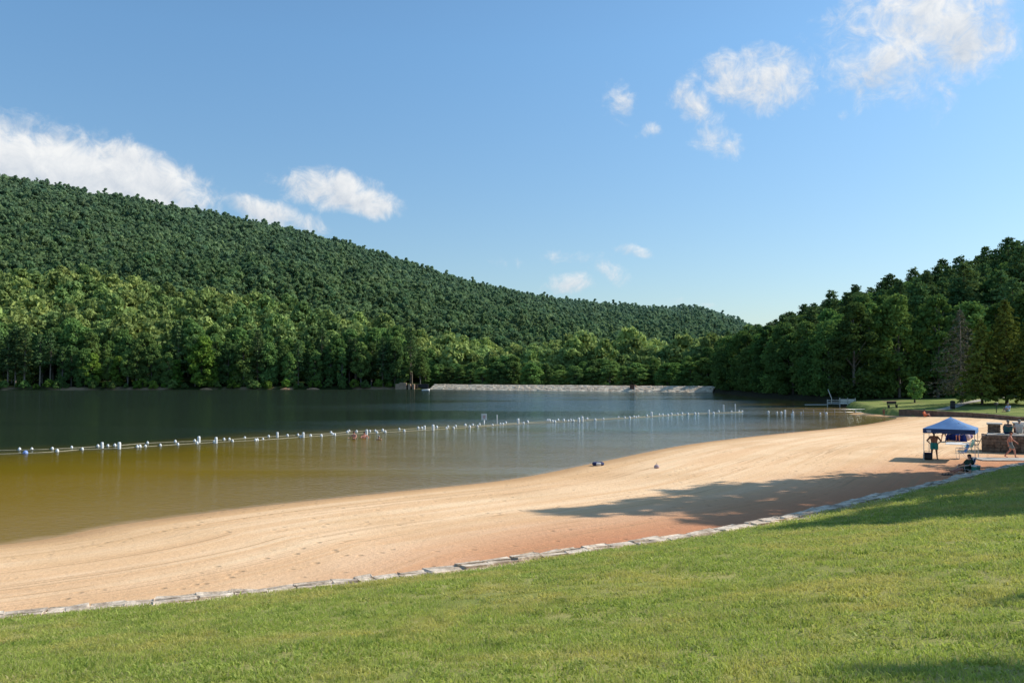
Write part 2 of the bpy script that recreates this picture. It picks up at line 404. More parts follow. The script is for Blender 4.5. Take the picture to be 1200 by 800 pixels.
# ------------------------------------------------------------------ near lawn (strip on the camera side of the wall)
WT = np.gradient(WALL, axis=0); WT /= np.linalg.norm(WT, axis=1)[:, None]; WN = np.column_stack([WT[:, 1], -WT[:, 0]])
dl = np.concatenate([[-.02, .12, .3], np.linspace(.5, 8, 16), np.linspace(8.6, 26, 30), np.linspace(28, 90, 12)])
VX = WALL[:, None, :] + WN[:, None, :] * dl[None, :, None]
XYl = VX.reshape(-1, 2); Dl = np.tile(dl, len(WALL))
Zl = lawn_z_d(Dl, XYl[:, 0], XYl[:, 1])
me = np_mesh('lawn', np.column_stack([XYl, Zl]), grid_faces(len(WALL), len(dl))[:, ::-1], {'dwall': ('POINT', Dl)})
m, nt, o = new_mat('lawn_soil'); n = N(nt); ps = n.pos(); dw = n.attr('dwall').outputs['Fac']
c = n.mix(n.ramp(n.noise(ps, .5, 4, .6), .35, .65), (.27, .29, .07), (.42, .37, .13))
c = n.mix(n.math('MULTIPLY', n.ramp(n.noise(ps, 14, 4, .7), .5, .7), .6), c, (.05, .06, .02))
c = n.mix(n.ramp(n.math('ADD', dw, n.math('MULTIPLY', n.noise(ps, 1.1, 4, .6), -1.0)), .35, .0), c, (.66, .50, .34))
b = n.add('ShaderNodeBsdfPrincipled'); n.link(c, b.inputs['Base Color']); b.inputs['Roughness'].default_value = .95; b.inputs['Specular IOR Level'].default_value = .1
n.link(n.bump(n.noise(ps, 12, 5, .7), .8, .04), b.inputs['Normal']); n.link(b.outputs[0], o.inputs[0])
tag(link('lawn', me, m), kind='structure')

# ------------------------------------------------------------------ scatter (geometry nodes) for uncountable stuff
def proto(name, me, mat):
    o = bpy.data.objects.new(name, me); me.materials.clear(); me.materials.append(mat); return o
def scatter(name, pts, rz, sc, idx, protos, label, cat, tilt=None):
    me = bpy.data.meshes.new(name); pts = np.asarray(pts, np.float32)
    me.vertices.add(len(pts)); me.vertices.foreach_set('co', pts.ravel())
    tl = np.zeros((len(pts), 2)) if tilt is None else tilt
    rot = np.column_stack([tl[:, 0], tl[:, 1], rz]).astype(np.float32)
    a = me.attributes.new('rot', 'FLOAT_VECTOR', 'POINT'); a.data.foreach_set('vector', rot.ravel())
    sc = np.asarray(sc, np.float32); sc = sc if sc.ndim == 2 else np.column_stack([sc, sc, sc])
    a = me.attributes.new('scl', 'FLOAT_VECTOR', 'POINT'); a.data.foreach_set('vector', np.ascontiguousarray(sc, np.float32).ravel())
    a = me.attributes.new('pick', 'INT', 'POINT'); a.data.foreach_set('value', np.asarray(idx, np.int32))
    o = bpy.data.objects.new(name, me); COL.objects.link(o)
    nt = bpy.data.node_groups.new(name + '_scatter', 'GeometryNodeTree')
    nt.interface.new_socket('Geometry', in_out='INPUT', socket_type='NodeSocketGeometry'); nt.interface.new_socket('Geometry', in_out='OUTPUT', socket_type='NodeSocketGeometry')
    gi = nt.nodes.new('NodeGroupInput'); go = nt.nodes.new('NodeGroupOutput')
    iop = nt.nodes.new('GeometryNodeInstanceOnPoints'); iop.inputs['Pick Instance'].default_value = True
    jn = nt.nodes.new('GeometryNodeGeometryToInstance')
    for p in protos:
        oi = nt.nodes.new('GeometryNodeObjectInfo'); oi.inputs['Object'].default_value = p; oi.inputs['As Instance'].default_value = True
        jn2 = oi.outputs['Geometry']; nt.links.new(jn2, jj.inputs[0]) if False else None
        p['_s'] = 0
    join = nt.nodes.new('GeometryNodeJoinGeometry')
    for nd in [x for x in nt.nodes if x.bl_idname == 'GeometryNodeObjectInfo']: nt.links.new(nd.outputs['Geometry'], join.inputs[0])
    nt.nodes.remove(jn)
    def na(nm, ty):
        x = nt.nodes.new('GeometryNodeInputNamedAttribute'); x.data_type = ty; x.inputs['Name'].default_value = nm; return x.outputs['Attribute']
    nt.links.new(gi.outputs[0], iop.inputs['Points']); nt.links.new(join.outputs[0], iop.inputs['Instance'])
    nt.links.new(na('pick', 'INT'), iop.inputs['Instance Index']); nt.links.new(na('rot', 'FLOAT_VECTOR'), iop.inputs['Rotation']); nt.links.new(na('scl', 'FLOAT_VECTOR'), iop.inputs['Scale'])
    nt.links.new(iop.outputs[0], go.inputs[0])
    md = o.modifiers.new('scatter', 'NODES'); md.node_group = nt
    return tag(o, label, cat, kind='stuff')

# grass tufts
def tuft(seed, nb, rad, h, w, straw=.15, lean=.9):
    r = np.random.default_rng(seed)
    a = r.uniform(0, 6.283, nb); q = rad * np.sqrt(r.uniform(0, 1, nb)); bx, by = q * np.cos(a), q * np.sin(a)
    hh = h * r.uniform(.55, 1.25, nb); ww = w * r.uniform(.7, 1.3, nb)
    la = r.uniform(0, 6.283, nb); ln = lean * hh * r.uniform(.2, 1.3, nb)
    fa = r.uniform(0, 6.283, nb); sx_, sy_ = np.cos(fa) * ww / 2, np.sin(fa) * ww / 2
    mx_, my_ = bx + np.cos(la) * ln * .35, by + np.sin(la) * ln * .35
    tx, ty = bx + np.cos(la) * ln, by + np.sin(la) * ln
    z0 = np.full(nb, -.01)
    V = np.stack([np.stack([bx - sx_, by - sy_, z0], 1), np.stack([bx + sx_, by + sy_, z0], 1),
                  np.stack([mx_ + sx_ * .8, my_ + sy_ * .8, hh * .6], 1), np.stack([mx_ - sx_ * .8, my_ - sy_ * .8, hh * .6], 1), np.stack([tx, ty, hh * .95], 1)], 1)
    i = np.arange(nb) * 5
    F = np.concatenate([np.stack([i, i + 1, i + 2, i + 3], 1), np.stack([i + 3, i + 2, i + 4, i + 4], 1)])
    # the tip faces are triangles: rebuild with from_pydata
    me = bpy.data.meshes.new('grass_tuft'); fl = [tuple(f) for f in F[:nb]] + [tuple(f[:3]) for f in F[nb:]]
    me.from_pydata([tuple(v) for v in V.reshape(-1, 3)], [], fl)
    t = r.uniform(0, 1, nb); st = np.where(r.uniform(0, 1, nb) < straw, r.uniform(.6, 1, nb), 0)
    at = me.attributes.new('tint', 'FLOAT', 'FACE'); at.data.foreach_set('value', np.concatenate([t, t]).astype(np.float32))
    at = me.attributes.new('straw', 'FLOAT', 'FACE'); at.data.foreach_set('value', np.concatenate([st, st]).astype(np.float32))
    return me
m, nt, o = new_mat('grass_blade'); n = N(nt); ps = n.pos()
c = n.mix(n.attr('tint').outputs['Fac'], (.26, .345, .058), (.56, .635, .155))
yel = n.ramp(n.noise(ps, .33, 5, .7, .6), .44, .64); drk = n.ramp(n.noise(n.vscale(ps, 1, 1, 1), .75, 4, .6), .56, .70)
c = n.mix(n.math('MULTIPLY', yel, .62), c, (.76, .60, .20))
c = n.mix(n.math('MULTIPLY', drk, .55), c, (.12, .22, .03))
lushw = n.noise(n.vscale(ps, 1, 1, 1), 3.2, 3, .6); c = n.mix(n.math('MULTIPLY', n.ramp(lushw, .52, .70), .5), c, (.10, .17, .03))
c = n.mix(n.attr('straw').outputs['Fac'], c, (.55, .46, .25))
d_ = n.add('ShaderNodeBsdfPrincipled'); n.link(c, d_.inputs['Base Color']); d_.inputs['Roughness'].default_value = .55; d_.inputs['Specular IOR Level'].default_value = .25
tr = n.add('ShaderNodeBsdfTranslucent'); n.link(n.mix(.3, c, (.4, .46, .05)), tr.inputs[0])
mx = n.add('ShaderNodeMixShader'); mx.inputs[0].default_value = .5; n.link(d_.outputs[0], mx.inputs[1]); n.link(tr.outputs[0], mx.inputs[2]); n.link(mx.outputs[0], o.inputs[0])
M['grass'] = m
tp = [proto('grass_tuft', tuft(i, 70, .17, .044, .0068, .08 + .05 * i, [.7, 1.2, .9, 1.5][i]), M['grass']) for i in range(4)] + [proto('weed_tuft', tuft(20 + i, 26, .12, .045, .020, .02, 1.4), M['grass']) for i in range(2)]
gp = []
for (y0, y1, dens) in ((2, 14, 46), (14, 26, 26), (26, 60, 13)):
    nn = int((y1 - y0) * 75 * dens)
    X = rng.uniform(-25, 50, nn); Y = rng.uniform(y0, y1, nn)
    k = (X > -.66 * Y - 1.5) & (X < .68 * Y + 2.5); gp.append(np.column_stack([X[k], Y[k]]))
gp = np.concatenate(gp)
dg, _ = sdist(gp, WALL)
edge = .40 + .26 * wob(gp[:, 0], gp[:, 1], .5) + .15 * wob(gp[:, 0], gp[:, 1], .17, 5)
bare = ((gp[:, 0] + .9) ** 2 / .9 + (dg - .4) ** 2 / .25) < 1
k = (dg > edge) & ~bare; gp = gp[k]; dg = dg[k]
zz = lawn_z_d(dg, gp[:, 0], gp[:, 1])
nn = len(gp); pick = rng.integers(0, 4, nn); weed = rng.uniform(0, 1, nn) < .05 + .20 * (wob(gp[:, 0], gp[:, 1], 1.1, 7) > .3); pick = np.where(weed, rng.integers(4, 6, nn), pick)
far = np.clip(np.hypot(gp[:, 0], gp[:, 1]) / 14, 1, 2.2)
lush = 1 + .35 * wob(gp[:, 0], gp[:, 1], .9, 4) + .3 * wob(gp[:, 0], gp[:, 1], .28, 6)
s = rng.uniform(.75, 1.35, nn) * far
scatter('grass', np.column_stack([gp, zz]), rng.uniform(0, 6.28, nn), np.column_stack([s, s, rng.uniform(.75, 1.3, nn) * lush * (.6 + .4 * far)]), pick, tp,
        'mown lawn grass covering the slope in front of the beach', 'grass')

# ------------------------------------------------------------------ dry-laid stone kerb wall between lawn and beach
def stones_along(curve, i0, i1, top, wid, hgt, seed, name, label, mat, lo=.5, hi=1.2, cat='wall', off=0., jit=.018):
    random.seed(seed); mb = MB(); C = curve; rag = name == 'stone_wall'
    seg = np.linalg.norm(np.diff(C, axis=0), axis=1); cum = np.concatenate([[0], np.cumsum(seg)])
    s = cum[i0]
    while s < cum[i1]:
        l = random.uniform(lo, hi)
        a = np.array([np.interp(s, cum, C[:, 0]), np.interp(s, cum, C[:, 1])]); e = np.array([np.interp(s + l, cum, C[:, 0]), np.interp(s + l, cum, C[:, 1])])
        cc = (a + e) / 2; t = e - a; rz = math.atan2(t[1], t[0]); nrm = np.array([t[1], -t[0]]) / np.linalg.norm(t)
        w = wid * random.uniform(.8, 1.15); o_ = random.uniform(-.05, .05) + off
        tz = top(s) if callable(top) else top
        if random.random() < (.75 if rag else .35):
            f = random.uniform(.4, .6)
            for sg, ww in ((-1, w * f), (1, w * (1 - f))):
                c2 = cc + nrm * (o_ + sg * (w / 2 - ww / 2))
                mb.box((c2[0] + random.uniform(-.06, .06) * rag, c2[1], tz - hgt / 2 + random.uniform(-.02, .012)), (l * random.uniform(.97, 1.06) if rag else l - .03, ww - .01, hgt), rz + random.uniform(-.09, .09), jit, .1, random.uniform(-.02, .02) * rag, random.uniform(-.012, .012) * rag)
        else:
            c2 = cc + nrm * o_
            mb.box((c2[0], c2[1], tz - hgt / 2 + random.uniform(-.02, .012)), (l * 1.0, w, hgt), rz + random.uniform(-.05, .05), jit, .16, random.uniform(-.03, .03), random.uniform(-.02, .02))
        s += l
    return tag(mb.build(name, mat), label, cat)
i_split = int(np.argmin(np.abs(WALL[:, 0] + 1.75)))
stones_along(WALL, 5, i_split, .96, .54, .5, 11, 'stone_wall', 'low pale kerb wall of flat stones running left from the break, sunk in sand', M['stone_pale'], .3, 1.1, off=-.26, jit=.032)
stones_along(WALL, i_split + 1, len(WALL) - 22, 1.01, .57, .55, 12, 'stone_wall', 'slightly raised pale kerb wall of flat stones curving right under the tree shadow', M['stone_pale'], .35, 1.2, off=-.26, jit=.032)

# ------------------------------------------------------------------ land beyond the beach on the right
xs = np.concatenate([np.arange(46, 130, 1.2), np.arange(130, 420, 5)]); ys = np.concatenate([np.arange(56, 175, 1.2), np.arange(175, 440, 4)])
XX, YY = np.meshgrid(xs, ys, indexing='ij'); XY = np.stack([XX.ravel(), YY.ravel()], 1)
dU, _ = sdist(XY, UPL); Zu = upland_z_d(dU, XY[:, 0], XY[:, 1])
F = grid_faces(len(xs), len(ys), dU > -2)
V, F, A = compact(np.column_stack([XY, Zu]), F, {'d': ('POINT', dU)})
m, nt, o = new_mat('far_lawn'); n = N(nt); ps = n.pos(); sx = n.add('ShaderNodeSeparateXYZ'); n.link(ps, sx.inputs[0])
c = n.mix(n.ramp(n.noise(ps, .25, 4, .6), .35, .65), (.16, .20, .045), (.27, .29, .08))
c = n.mix(n.math('MULTIPLY', n.ramp(n.noise(ps, 3, 4, .7), .5, .7), .4), c, (.12, .15, .035))
litter = n.ramp(n.math('ADD', n.noise(ps, .18, 3, .6), n.math('MULTIPLY', n.math('SUBTRACT', sx.outputs[0], 62), .012)), .56, .68)
nearwall = n.ramp(n.math('ADD', n.attr('d').outputs['Fac'], n.math('MULTIPLY', n.noise(ps, .3, 3), -4)), 9, 4)
c = n.mix(n.math('MULTIPLY', litter, nearwall), c, (.21, .135, .09))
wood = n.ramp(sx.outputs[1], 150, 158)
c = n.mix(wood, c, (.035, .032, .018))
b = n.add('ShaderNodeBsdfPrincipled'); n.link(c, b.inputs['Base Color']); b.inputs['Roughness'].default_value = .95; b.inputs['Specular IOR Level'].default_value = .1
n.link(n.bump(n.noise(ps, 5, 4, .7), .8, .08), b.inputs['Normal']); n.link(b.outputs[0], o.inputs[0])
tag(link('right_hill', np_mesh('right_hill', V, F, A), m), kind='structure')
iU0 = int(np.argmin(np.abs(UPL[:, 0] - 100) + np.abs(UPL[:, 1] - 75))); iU1 = int(np.argmin(np.hypot(UPL[:, 0] - 53.5, UPL[:, 1] - 118)))
stones_along(UPL, iU0, iU1, lambda s: 1.38 - .36 * float(sst(14, 44, s)), .5, .95, 13, 'retaining_wall', 'low brown shaded retaining wall at the far back of the beach below the spruces', M['stone_wallfar'], .6, 1.4, off=-.1)
# pale footpath over the far lawn
pp = crom([(57.6, 115), (67, 126), (80, 141), (96, 158)], 10)
pt = np.gradient(pp, axis=0); pt /= np.linalg.norm(pt, axis=1)[:, None]; pn = np.column_stack([pt[:, 1], -pt[:, 0]])
vv = []
for k in (-.8, 0, .8):
    q = pp + pn * k; vv.append(np.column_stack([q, [upland_z(a, b_) + .06 for a, b_ in q]]))
V = np.stack(vv, 1).reshape(-1, 3)
tag(link('path', np_mesh('path', V, grid_faces(len(pp), 3)[:, ::-1]), simple('path_gravel', (.40, .35, .28), .9, .2, 1.5, .4)), kind='structure')

# ------------------------------------------------------------------ far shore, bench and ridge terrain (a fan of columns)
YS = [(-700, 296), (-300, 297), (0, 300), (300, 312), (460, 317), (500, 318), (502, 321), (835, 272), (900, 262), (1700, 262)]
Y1 = [(-700, 470), (0, 455), (300, 435), (500, 405), (600, 395), (800, 350), (900, 350), (1700, 350)]
y1 = [(-700, 290), (-300, 300), (0, 318), (100, 327), (200, 343), (300, 354), (400, 377), (500, 396), (600, 407), (700, 414), (800, 421), (900, 426), (1700, 426)]
Y2 = [(-700, 1050), (0, 1150), (300, 1300), (600, 1600), (740, 1950), (800, 2300), (885, 2700), (1700, 2700)]
y2 = [(-700, 150), (-300, 172), (0, 208), (100, 224), (200, 240), (300, 260), (400, 285), (450, 300), (500, 315), (550, 329), (600, 341), (650, 351), (700, 359), (740, 362),
      (780, 365), (820, 365), (850, 373), (885, 387), (930, 405), (1000, 425), (1700, 430)]
def hill_z(x, Y):
    x = np.asarray(x, float); Y = np.asarray(Y, float)
    ys_, a1, a2 = interp(x, YS), interp(x, Y1), interp(x, Y2)
    z1 = np.maximum(6 + (437 - interp(x, y1)) / 1000 * a1 - 14, 0.3); z2 = 6 + (437 - interp(x, y2)) / 1000 * a2 - 6
    dam = sst(495, 508, x)
    z0 = 1.1 - 1.8 * dam
    t = np.clip((Y - ys_ - 6) / (a1 - ys_ - 6), 0, 1); zb = z0 + (z1 - z0) * (t ** 1.15)
    yv = a1 + 130; tv = np.clip((Y - a1) / 130, 0, 1)
    zv = z1 - 6 * np.sin(tv * math.pi / 2)
    th = np.clip((Y - yv) / (a2 - yv), 0, 1.0); zh = (z1 - 6) + (z2 - z1 + 6) * (th ** .92)
    over = np.maximum(0, Y - a2); zo = z2 - over * .25
    z = np.where(Y < a1, zb, np.where(Y < yv, zv, np.where(Y < a2, zh, zo)))
    X = (x - 600) / 1000 * Y
    und = (12 * wob(X, Y, 120, 1) + 7 * wob(X, Y, 47, 2)) * sst(30, 250, Y - a1) * (1 - .6 * sst(.6, 1, th)) + 2.0 * wob(X, Y, 25, 3) * sst(15, 60, Y - ys_)
    z = z + und
    shore = sst(-1.5, 2.5, Y - ys_)
    return -1.5 + (z + 1.5) * shore
cx = np.concatenate([np.arange(-700, -60, 40), np.arange(-60, 960, 8), np.arange(960, 1701, 40)])
V = []
ROWS = np.concatenate([np.linspace(-2, 5, 6), np.linspace(9, 150, 24), np.linspace(165, 400, 16)])
FR = np.linspace(.02, 1.0, 44); OV = np.array([30, 90, 200, 500])
for x in cx:
    s0 = float(interp(x, YS)); b = s0 + ROWS; e = float(interp(x, Y2)); rest = b[-1] + (e - b[-1]) * FR
    Yc = np.concatenate([b, rest, e + OV])
    V.append(np.column_stack([(x - 600) / 1000 * Yc, Yc, hill_z(np.full(len(Yc), x), Yc)]))
nr = len(V[0]); V = np.concatenate(V)
m, nt, o = new_mat('forest_floor'); n = N(nt); ps = n.pos(); sx = n.add('ShaderNodeSeparateXYZ'); n.link(ps, sx.inputs[0])
c = n.mix(n.ramp(n.noise(ps, .05, 4), .4, .6), (.025, .036, .012), (.045, .060, .018))
c = n.mix(n.math('MULTIPLY', n.ramp(sx.outputs[2], 1.4, .6), n.ramp(n.noise(ps, .09, 3, .6), .45, .62)), c, (.34, .23, .14))
b = n.add('ShaderNodeBsdfDiffuse'); n.link(c, b.inputs[0]); n.link(b.outputs[0], o.inputs[0])
tag(link('hills', np_mesh('hills', V, grid_faces(len(cx), nr)[:, ::1]), m), kind='structure')

# ------------------------------------------------------------------ foliage
def cards(C, Nn, size, r, asp=(1.0, 1.7), jit=.7):
    """kite-shaped leaf clumps at C facing roughly Nn"""
    n_ = len(C)
    nv = Nn + r.normal(0, jit, (n_, 3)); nv /= np.linalg.norm(nv, axis=1)[:, None] + 1e-9
    a = r.normal(0, 1, (n_, 3)); t = np.cross(nv, a); t /= np.linalg.norm(t, axis=1)[:, None] + 1e-9; b = np.cross(nv, t)
    s = (size * r.uniform(.6, 1.35, n_))[:, None]; k = r.uniform(*asp, n_)[:, None]
    bend = nv * s * r.uniform(-.3, .1, n_)[:, None]
    V = np.stack([C - t * s * .5 * k, C + b * s * .45 + bend, C + t * s * .5 * k, C - b * s * .45 + bend], 1).reshape(-1, 3)
    F = np.arange(n_ * 4).reshape(-1, 4)
    return V, F
def broadleaf(seed, h, w, nl, per, size, low=.12, top=.5, shape=1.0, crown_only=False, jit=.7):
    r = np.random.default_rng(seed)
    L = []
    ga = 2.399963
    for i in range(nl):
        t = low + (1 - low) * (i + .5) / nl
        u = (t - low) / (1 - low)
        prof = math.sin(min(1, max(0.02, (u * .93 + .05))) ** (.75 * shape) * math.pi) ** .6
        rr = .5 * w * prof * (.62 + .38 * r.uniform()) * (.8 if i < nl - 2 else .3)
        a = i * ga + r.uniform(-.5, .5)
        lr = w * r.uniform(.10, .225) * (1.1 - .35 * u)
        L.append((rr * math.cos(a), rr * math.sin(a), min(h - lr * .8, h * t + r.uniform(-.03, .03) * h), lr))
    C = []; Nn = []; T = []
    for (x, y, z, lr) in L:
        p = r.normal(0, 1, (per, 3)); p /= np.linalg.norm(p, axis=1)[:, None]
        out = np.array([x, y, 0]); on = np.linalg.norm(out) + 1e-6
        keep = (p @ (out / on) > -.55) | (r.uniform(0, 1, per) < .3); keep &= (p[:, 2] > -.75) | (r.uniform(0, 1, per) < .4)
        p = p[keep]; rad = lr * r.uniform(.55, 1.2, len(p))
        wv = 1 + .22 * np.sin(p[:, 0] * 7 + x) * np.sin(p[:, 1] * 6 + y) + .15 * np.sin(p[:, 2] * 9 + z)
        c_ = np.array([x, y, z]) + p * (rad * wv)[:, None] * np.array([1, 1, .82])
        C.append(c_); Nn.append(p); T.append(np.clip(r.uniform(0, 1) * .55 + r.uniform(0, .45, len(p)), 0, 1))
    C = np.concatenate(C); Nn = np.concatenate(Nn); T = np.concatenate(T)
    k = C[:, 2] > .15; C, Nn, T = C[k], Nn[k], T[k]
    V, F = cards(C, Nn, size, r, jit=jit)
    me = np_mesh('crown', V, F, {'tint': ('FACE', T)}, smooth=False)
    if crown_only: return me
    mb = MB(); bx, by = r.uniform(-.03, .03, 2) * h
    tr = max(.12, h * .014)
    mb.tube([(0, 0, -.3), (0, 0, .15), (bx * .4, by * .4, h * .3), (bx, by, h * .6), (bx * 1.2, by * 1.2, h * .9)], [tr * 1.5, tr * 1.15, tr * .9, tr * .55, tr * .12], 8)
    for (x, y, z, lr) in L[::2]:
        t0 = max(.12 * h, z - .25 * h * r.uniform(.5, 1))
        q = min(1, t0 / (h * .6))
        mb.tube([(bx * q, by * q, t0), (x * .5 + bx * .5, y * .5 + by * .5, t0 + (z - t0) * .6), (x * .92, y * .92, z)], [tr * .42, tr * .25, tr * .08], 5)
    return me, mb.mesh('trunk', True)
def pine(seed, h, w, bare=.3, dens=1.0, size=.42, per=34, droop=-.12, wh=.62):
    """white pine: whorls of near-horizontal limbs carrying flat sprays"""
    r = np.random.default_rng(seed); mb = MB(); tr = h * .013
    pts = [(0, 0, -.3), (0, 0, .2)] + [(r.uniform(-.15, .15), r.uniform(-.15, .15), h * t) for t in (.3, .6, .85)] + [(0, 0, h)]
    mb.tube(pts, [tr * 1.4, tr * 1.1, tr * .9, tr * .6, tr * .25, .02], 8)
    C = []; Nn = []; T = []; z = h * bare
    while z < h * .985:
        u = (z / h - bare) / (1 - bare)
        ln0 = .5 * w * (1 - u) ** .62 * (.55 + .45 * min(1, u * 4 + .35))
        k = int(r.integers(3, 6)); a0 = r.uniform(0, 6.28)
        for j in range(k):
            ln = ln0 * r.uniform(.4, 1.25) + .25; a = a0 + j * 6.283 / k + r.uniform(-.35, .35)
            dz = ln * r.uniform(-.12, .42)
            e = np.array([math.cos(a) * ln, math.sin(a) * ln, dz]); b0 = np.array([0, 0, z])
            mb.tube([tuple(b0), tuple(b0 + e * .5 + [0, 0, -.04 * ln]), tuple(b0 + e)], [tr * .24 * (1 - u * .6) + .008, .02, .006], 4, False)
            m_ = max(4, int(per * dens * (ln / (.5 * w)) ** 1.1)); t = r.uniform(.28, 1.05, m_) ** .75
            c_ = b0 + e[None] * t[:, None] + r.normal(0, 1, (m_, 3)) * np.array([.20 * ln ** .6, .20 * ln ** .6, .20]) * (1.25 - .35 * t[:, None]) + [0, 0, .06]
            C.append(c_); Nn.append(np.tile([0, 0, 1.], (m_, 1)) + .35 * e / ln); T.append(np.clip(r.uniform(0, .5) + r.uniform(0, .5, m_), 0, 1))
        z += wh * r.uniform(.7, 1.3) * (1.1 - .45 * u)
    C = np.concatenate(C); Nn = np.concatenate(Nn); T = np.concatenate(T)
    V, F = cards(C, Nn, size, r, (1.2, 2.2), .85)
    return np_mesh('crown', V, F, {'tint': ('FACE', T)}, smooth=False), mb.mesh('trunk', True)
def spruce(seed, h, w, bare=.13, dens=1.0, size=.26, droop=.25, step=.30, per=30, twig=0):
    r = np.random.default_rng(seed); mb = MB(); tr = h * .016
    mb.tube([(0, 0, -.3), (0, 0, .15), (0, 0, h * .5), (0, 0, h)], [tr * 1.3, tr, tr * .6, .015], 8)
    C = []; Nn = []; T = []; z = h * bare; tb = mb
    while z < h * .985:
        u = (z / h - bare) / (1 - bare); ln0 = .5 * w * (1 - u) ** .85 * (.75 + .25 * min(1, u * 6))
        k = int(r.integers(4, 7)); a0 = r.uniform(0, 6.28)
        for j in range(k):
            ln = ln0 * r.uniform(.6, 1.1) + .12; a = a0 + j * 6.283 / k + r.uniform(-.4, .4)
            dr = -droop * ln * r.uniform(.4, 1.2)
            e = np.array([math.cos(a) * ln, math.sin(a) * ln, dr]); b0 = np.array([0, 0, z])
            mid = b0 + e * .55 + [0, 0, -.05 * ln]; tip = b0 + e + [0, 0, .06 * ln]
            tb.tube([tuple(b0), tuple(mid), tuple(tip)], [.022 * (1 - .5 * u) + .006, .012, .004], 3, False)
            for q in range(twig):
                t = r.uniform(.25, 1); p0 = b0 + e * t; sd = np.array([-math.sin(a), math.cos(a), -.3]) * r.choice([-1, 1]) * r.uniform(.2, .5) * (1.2 - t) * ln * .6
                tb.tube([tuple(p0), tuple(p0 + sd + e / ln * .15)], [.008, .003], 3, False)
            m_ = int(per * dens * (ln / (.5 * w)) + 3 * dens)
            if m_ < 1: continue
            t = r.uniform(.15, 1.04, m_) ** .8
            side = np.array([-math.sin(a), math.cos(a), 0])
            c_ = b0 + e[None] * t[:, None] + side[None] * (r.normal(0, .17, m_) * ln * (1.15 - t))[:, None] + np.column_stack([np.zeros(m_), np.zeros(m_), -np.abs(r.normal(0, .10, m_)) - .02])
            C.append(c_); Nn.append(np.tile([math.cos(a) * .6, math.sin(a) * .6, .7], (m_, 1))); T.append(np.clip(r.uniform(0, .5) + r.uniform(0, .5, m_), 0, 1))
        z += step * r.uniform(.7, 1.3)
    C = np.concatenate(C); Nn = np.concatenate(Nn); T = np.concatenate(T)
    V, F = cards(C, Nn, size, r, (1.5, 2.6), .5)
    return np_mesh('crown', V, F, {'tint': ('FACE', T)}, smooth=False), mb.mesh('trunk', True)

class Proto:
    def __init__(s, crown, trunk, leaf, bark):
        s.crown = crown; s.trunk = trunk; crown.materials.append(leaf); trunk.materials.append(bark)
PL = {}   # prototypes by kind
PL['shore'] = [Proto(*broadleaf(100 + i, 20, w, nl, 210, .62, low), M['leaf_shore'], M['bark_grey']) for i, (w, nl, low) in enumerate(((9, 38, .10), (7.5, 38, .22), (11, 42, .08), (5.6, 34, .06), (9.5, 34, .28), (8.2, 30, .34), (6.4, 40, .12)))]
PL['bright'] = [Proto(*broadleaf(120 + i, 14, w, nl, 220, .55, .05), M['leaf_bright'], M['bark']) for i, (w, nl) in enumerate(((8, 30), (6.5, 26)))]
PL['right'] = [Proto(*broadleaf(140 + i, 20, w, nl, 300, .50, low), M['leaf_right'], M['bark_grey']) for i, (w, nl, low) in enumerate(((10, 40, .05), (12, 42, .08), (9, 36, .03)))]
PL['pine'] = [Proto(*pine(160 + i, 24, w, b, 1, .55, 30), M['leaf_pine'], M['bark_pale']) for i, (w, b) in enumerate(((9, .3), (8, .4), (10, .22)))]
PL['pine_near'] = [Proto(*pine(170 + i, 24, w, b, 1.5, .44, 46), M['leaf_pine'], M['bark']) for i, (w, b) in enumerate(((11, .10), (10.5, .14)))]

def plant(kind, k, x, y, z, sc, label, name, cat='tree', group=None, rz=None, wsc=None):
    p = PL[kind][k % len(PL[kind])]
    r = bpy.data.objects.new(name, None); r.empty_display_size = .3; COL.objects.link(r)
    r.location = (x, y, z); w = wsc or sc
    r.rotation_euler = (0, 0, random.uniform(0, 6.28) if rz is None else rz); r.scale = (w, w, sc)
    for nm, me in (('trunk', p.trunk), ('crown', p.crown)):
        o = bpy.data.objects.new(nm, me); COL.objects.link(o); o.parent = r
    return tag(r, label, cat, group)
random.seed(21)
GL_ = 'trees along the far left shore'
def tz(px, Y): return float(hill_z(np.array([px]), np.array([Y]))[0])
# far left shore, three rows
for row, (dy, step) in enumerate(((5, 12), (13, 12.5), (23, 13.5))):
    px = -45 + row * 4
    while px < 505:
        x = px + random.uniform(-4, 4); Y = float(interp(x, YS)) + dy + random.uniform(-2, 3)
        X = (x - 600) / 1000 * Y; z = tz(x, Y) - .2; q = random.random()
        left = x < 62
        hs = 1.0 + .12 * math.sin(x * .031) + .1 * math.sin(x * .083 + 1)
        if x > 440: hs *= 1 - .2 * (x - 440) / 60
        if row == 0 and left:
            plant('pine', random.randrange(3), X, Y, z, random.uniform(.75, 1.0), 'pale-trunked pine with a bare lower stem at the left end of the far shore', 'pine_tree', group='pines on the far left shore')
        elif q < (.16 if row else .10) and row < 2:
            plant('pine', random.randrange(3), X, Y, z, random.uniform(.72, .95), 'dark feathery pine among the broadleaf trees of the far left shore', 'pine_tree', group='pines in the far left shore woods')
        elif row == 0 and q < .30:
            plant('bright', random.randrange(2), X, Y - 1, z, random.uniform(.6, 1.0), 'short light green tree at the water edge of the far left shore', 'broadleaf_tree', group='light green trees on the far left shore')
        else:
            plant('shore', random.randrange(7), X, Y, z, hs * random.uniform(.72, 1.02) * (1 if row else .85), 'mid green broadleaf tree in the woods lining the far left shore' if row else 'mid green broadleaf tree in the front row of the far left shore', 'broadleaf_tree', group=GL_ if row == 0 else 'trees behind the front row of the far left shore')
        px += step * random.uniform(.75, 1.3)
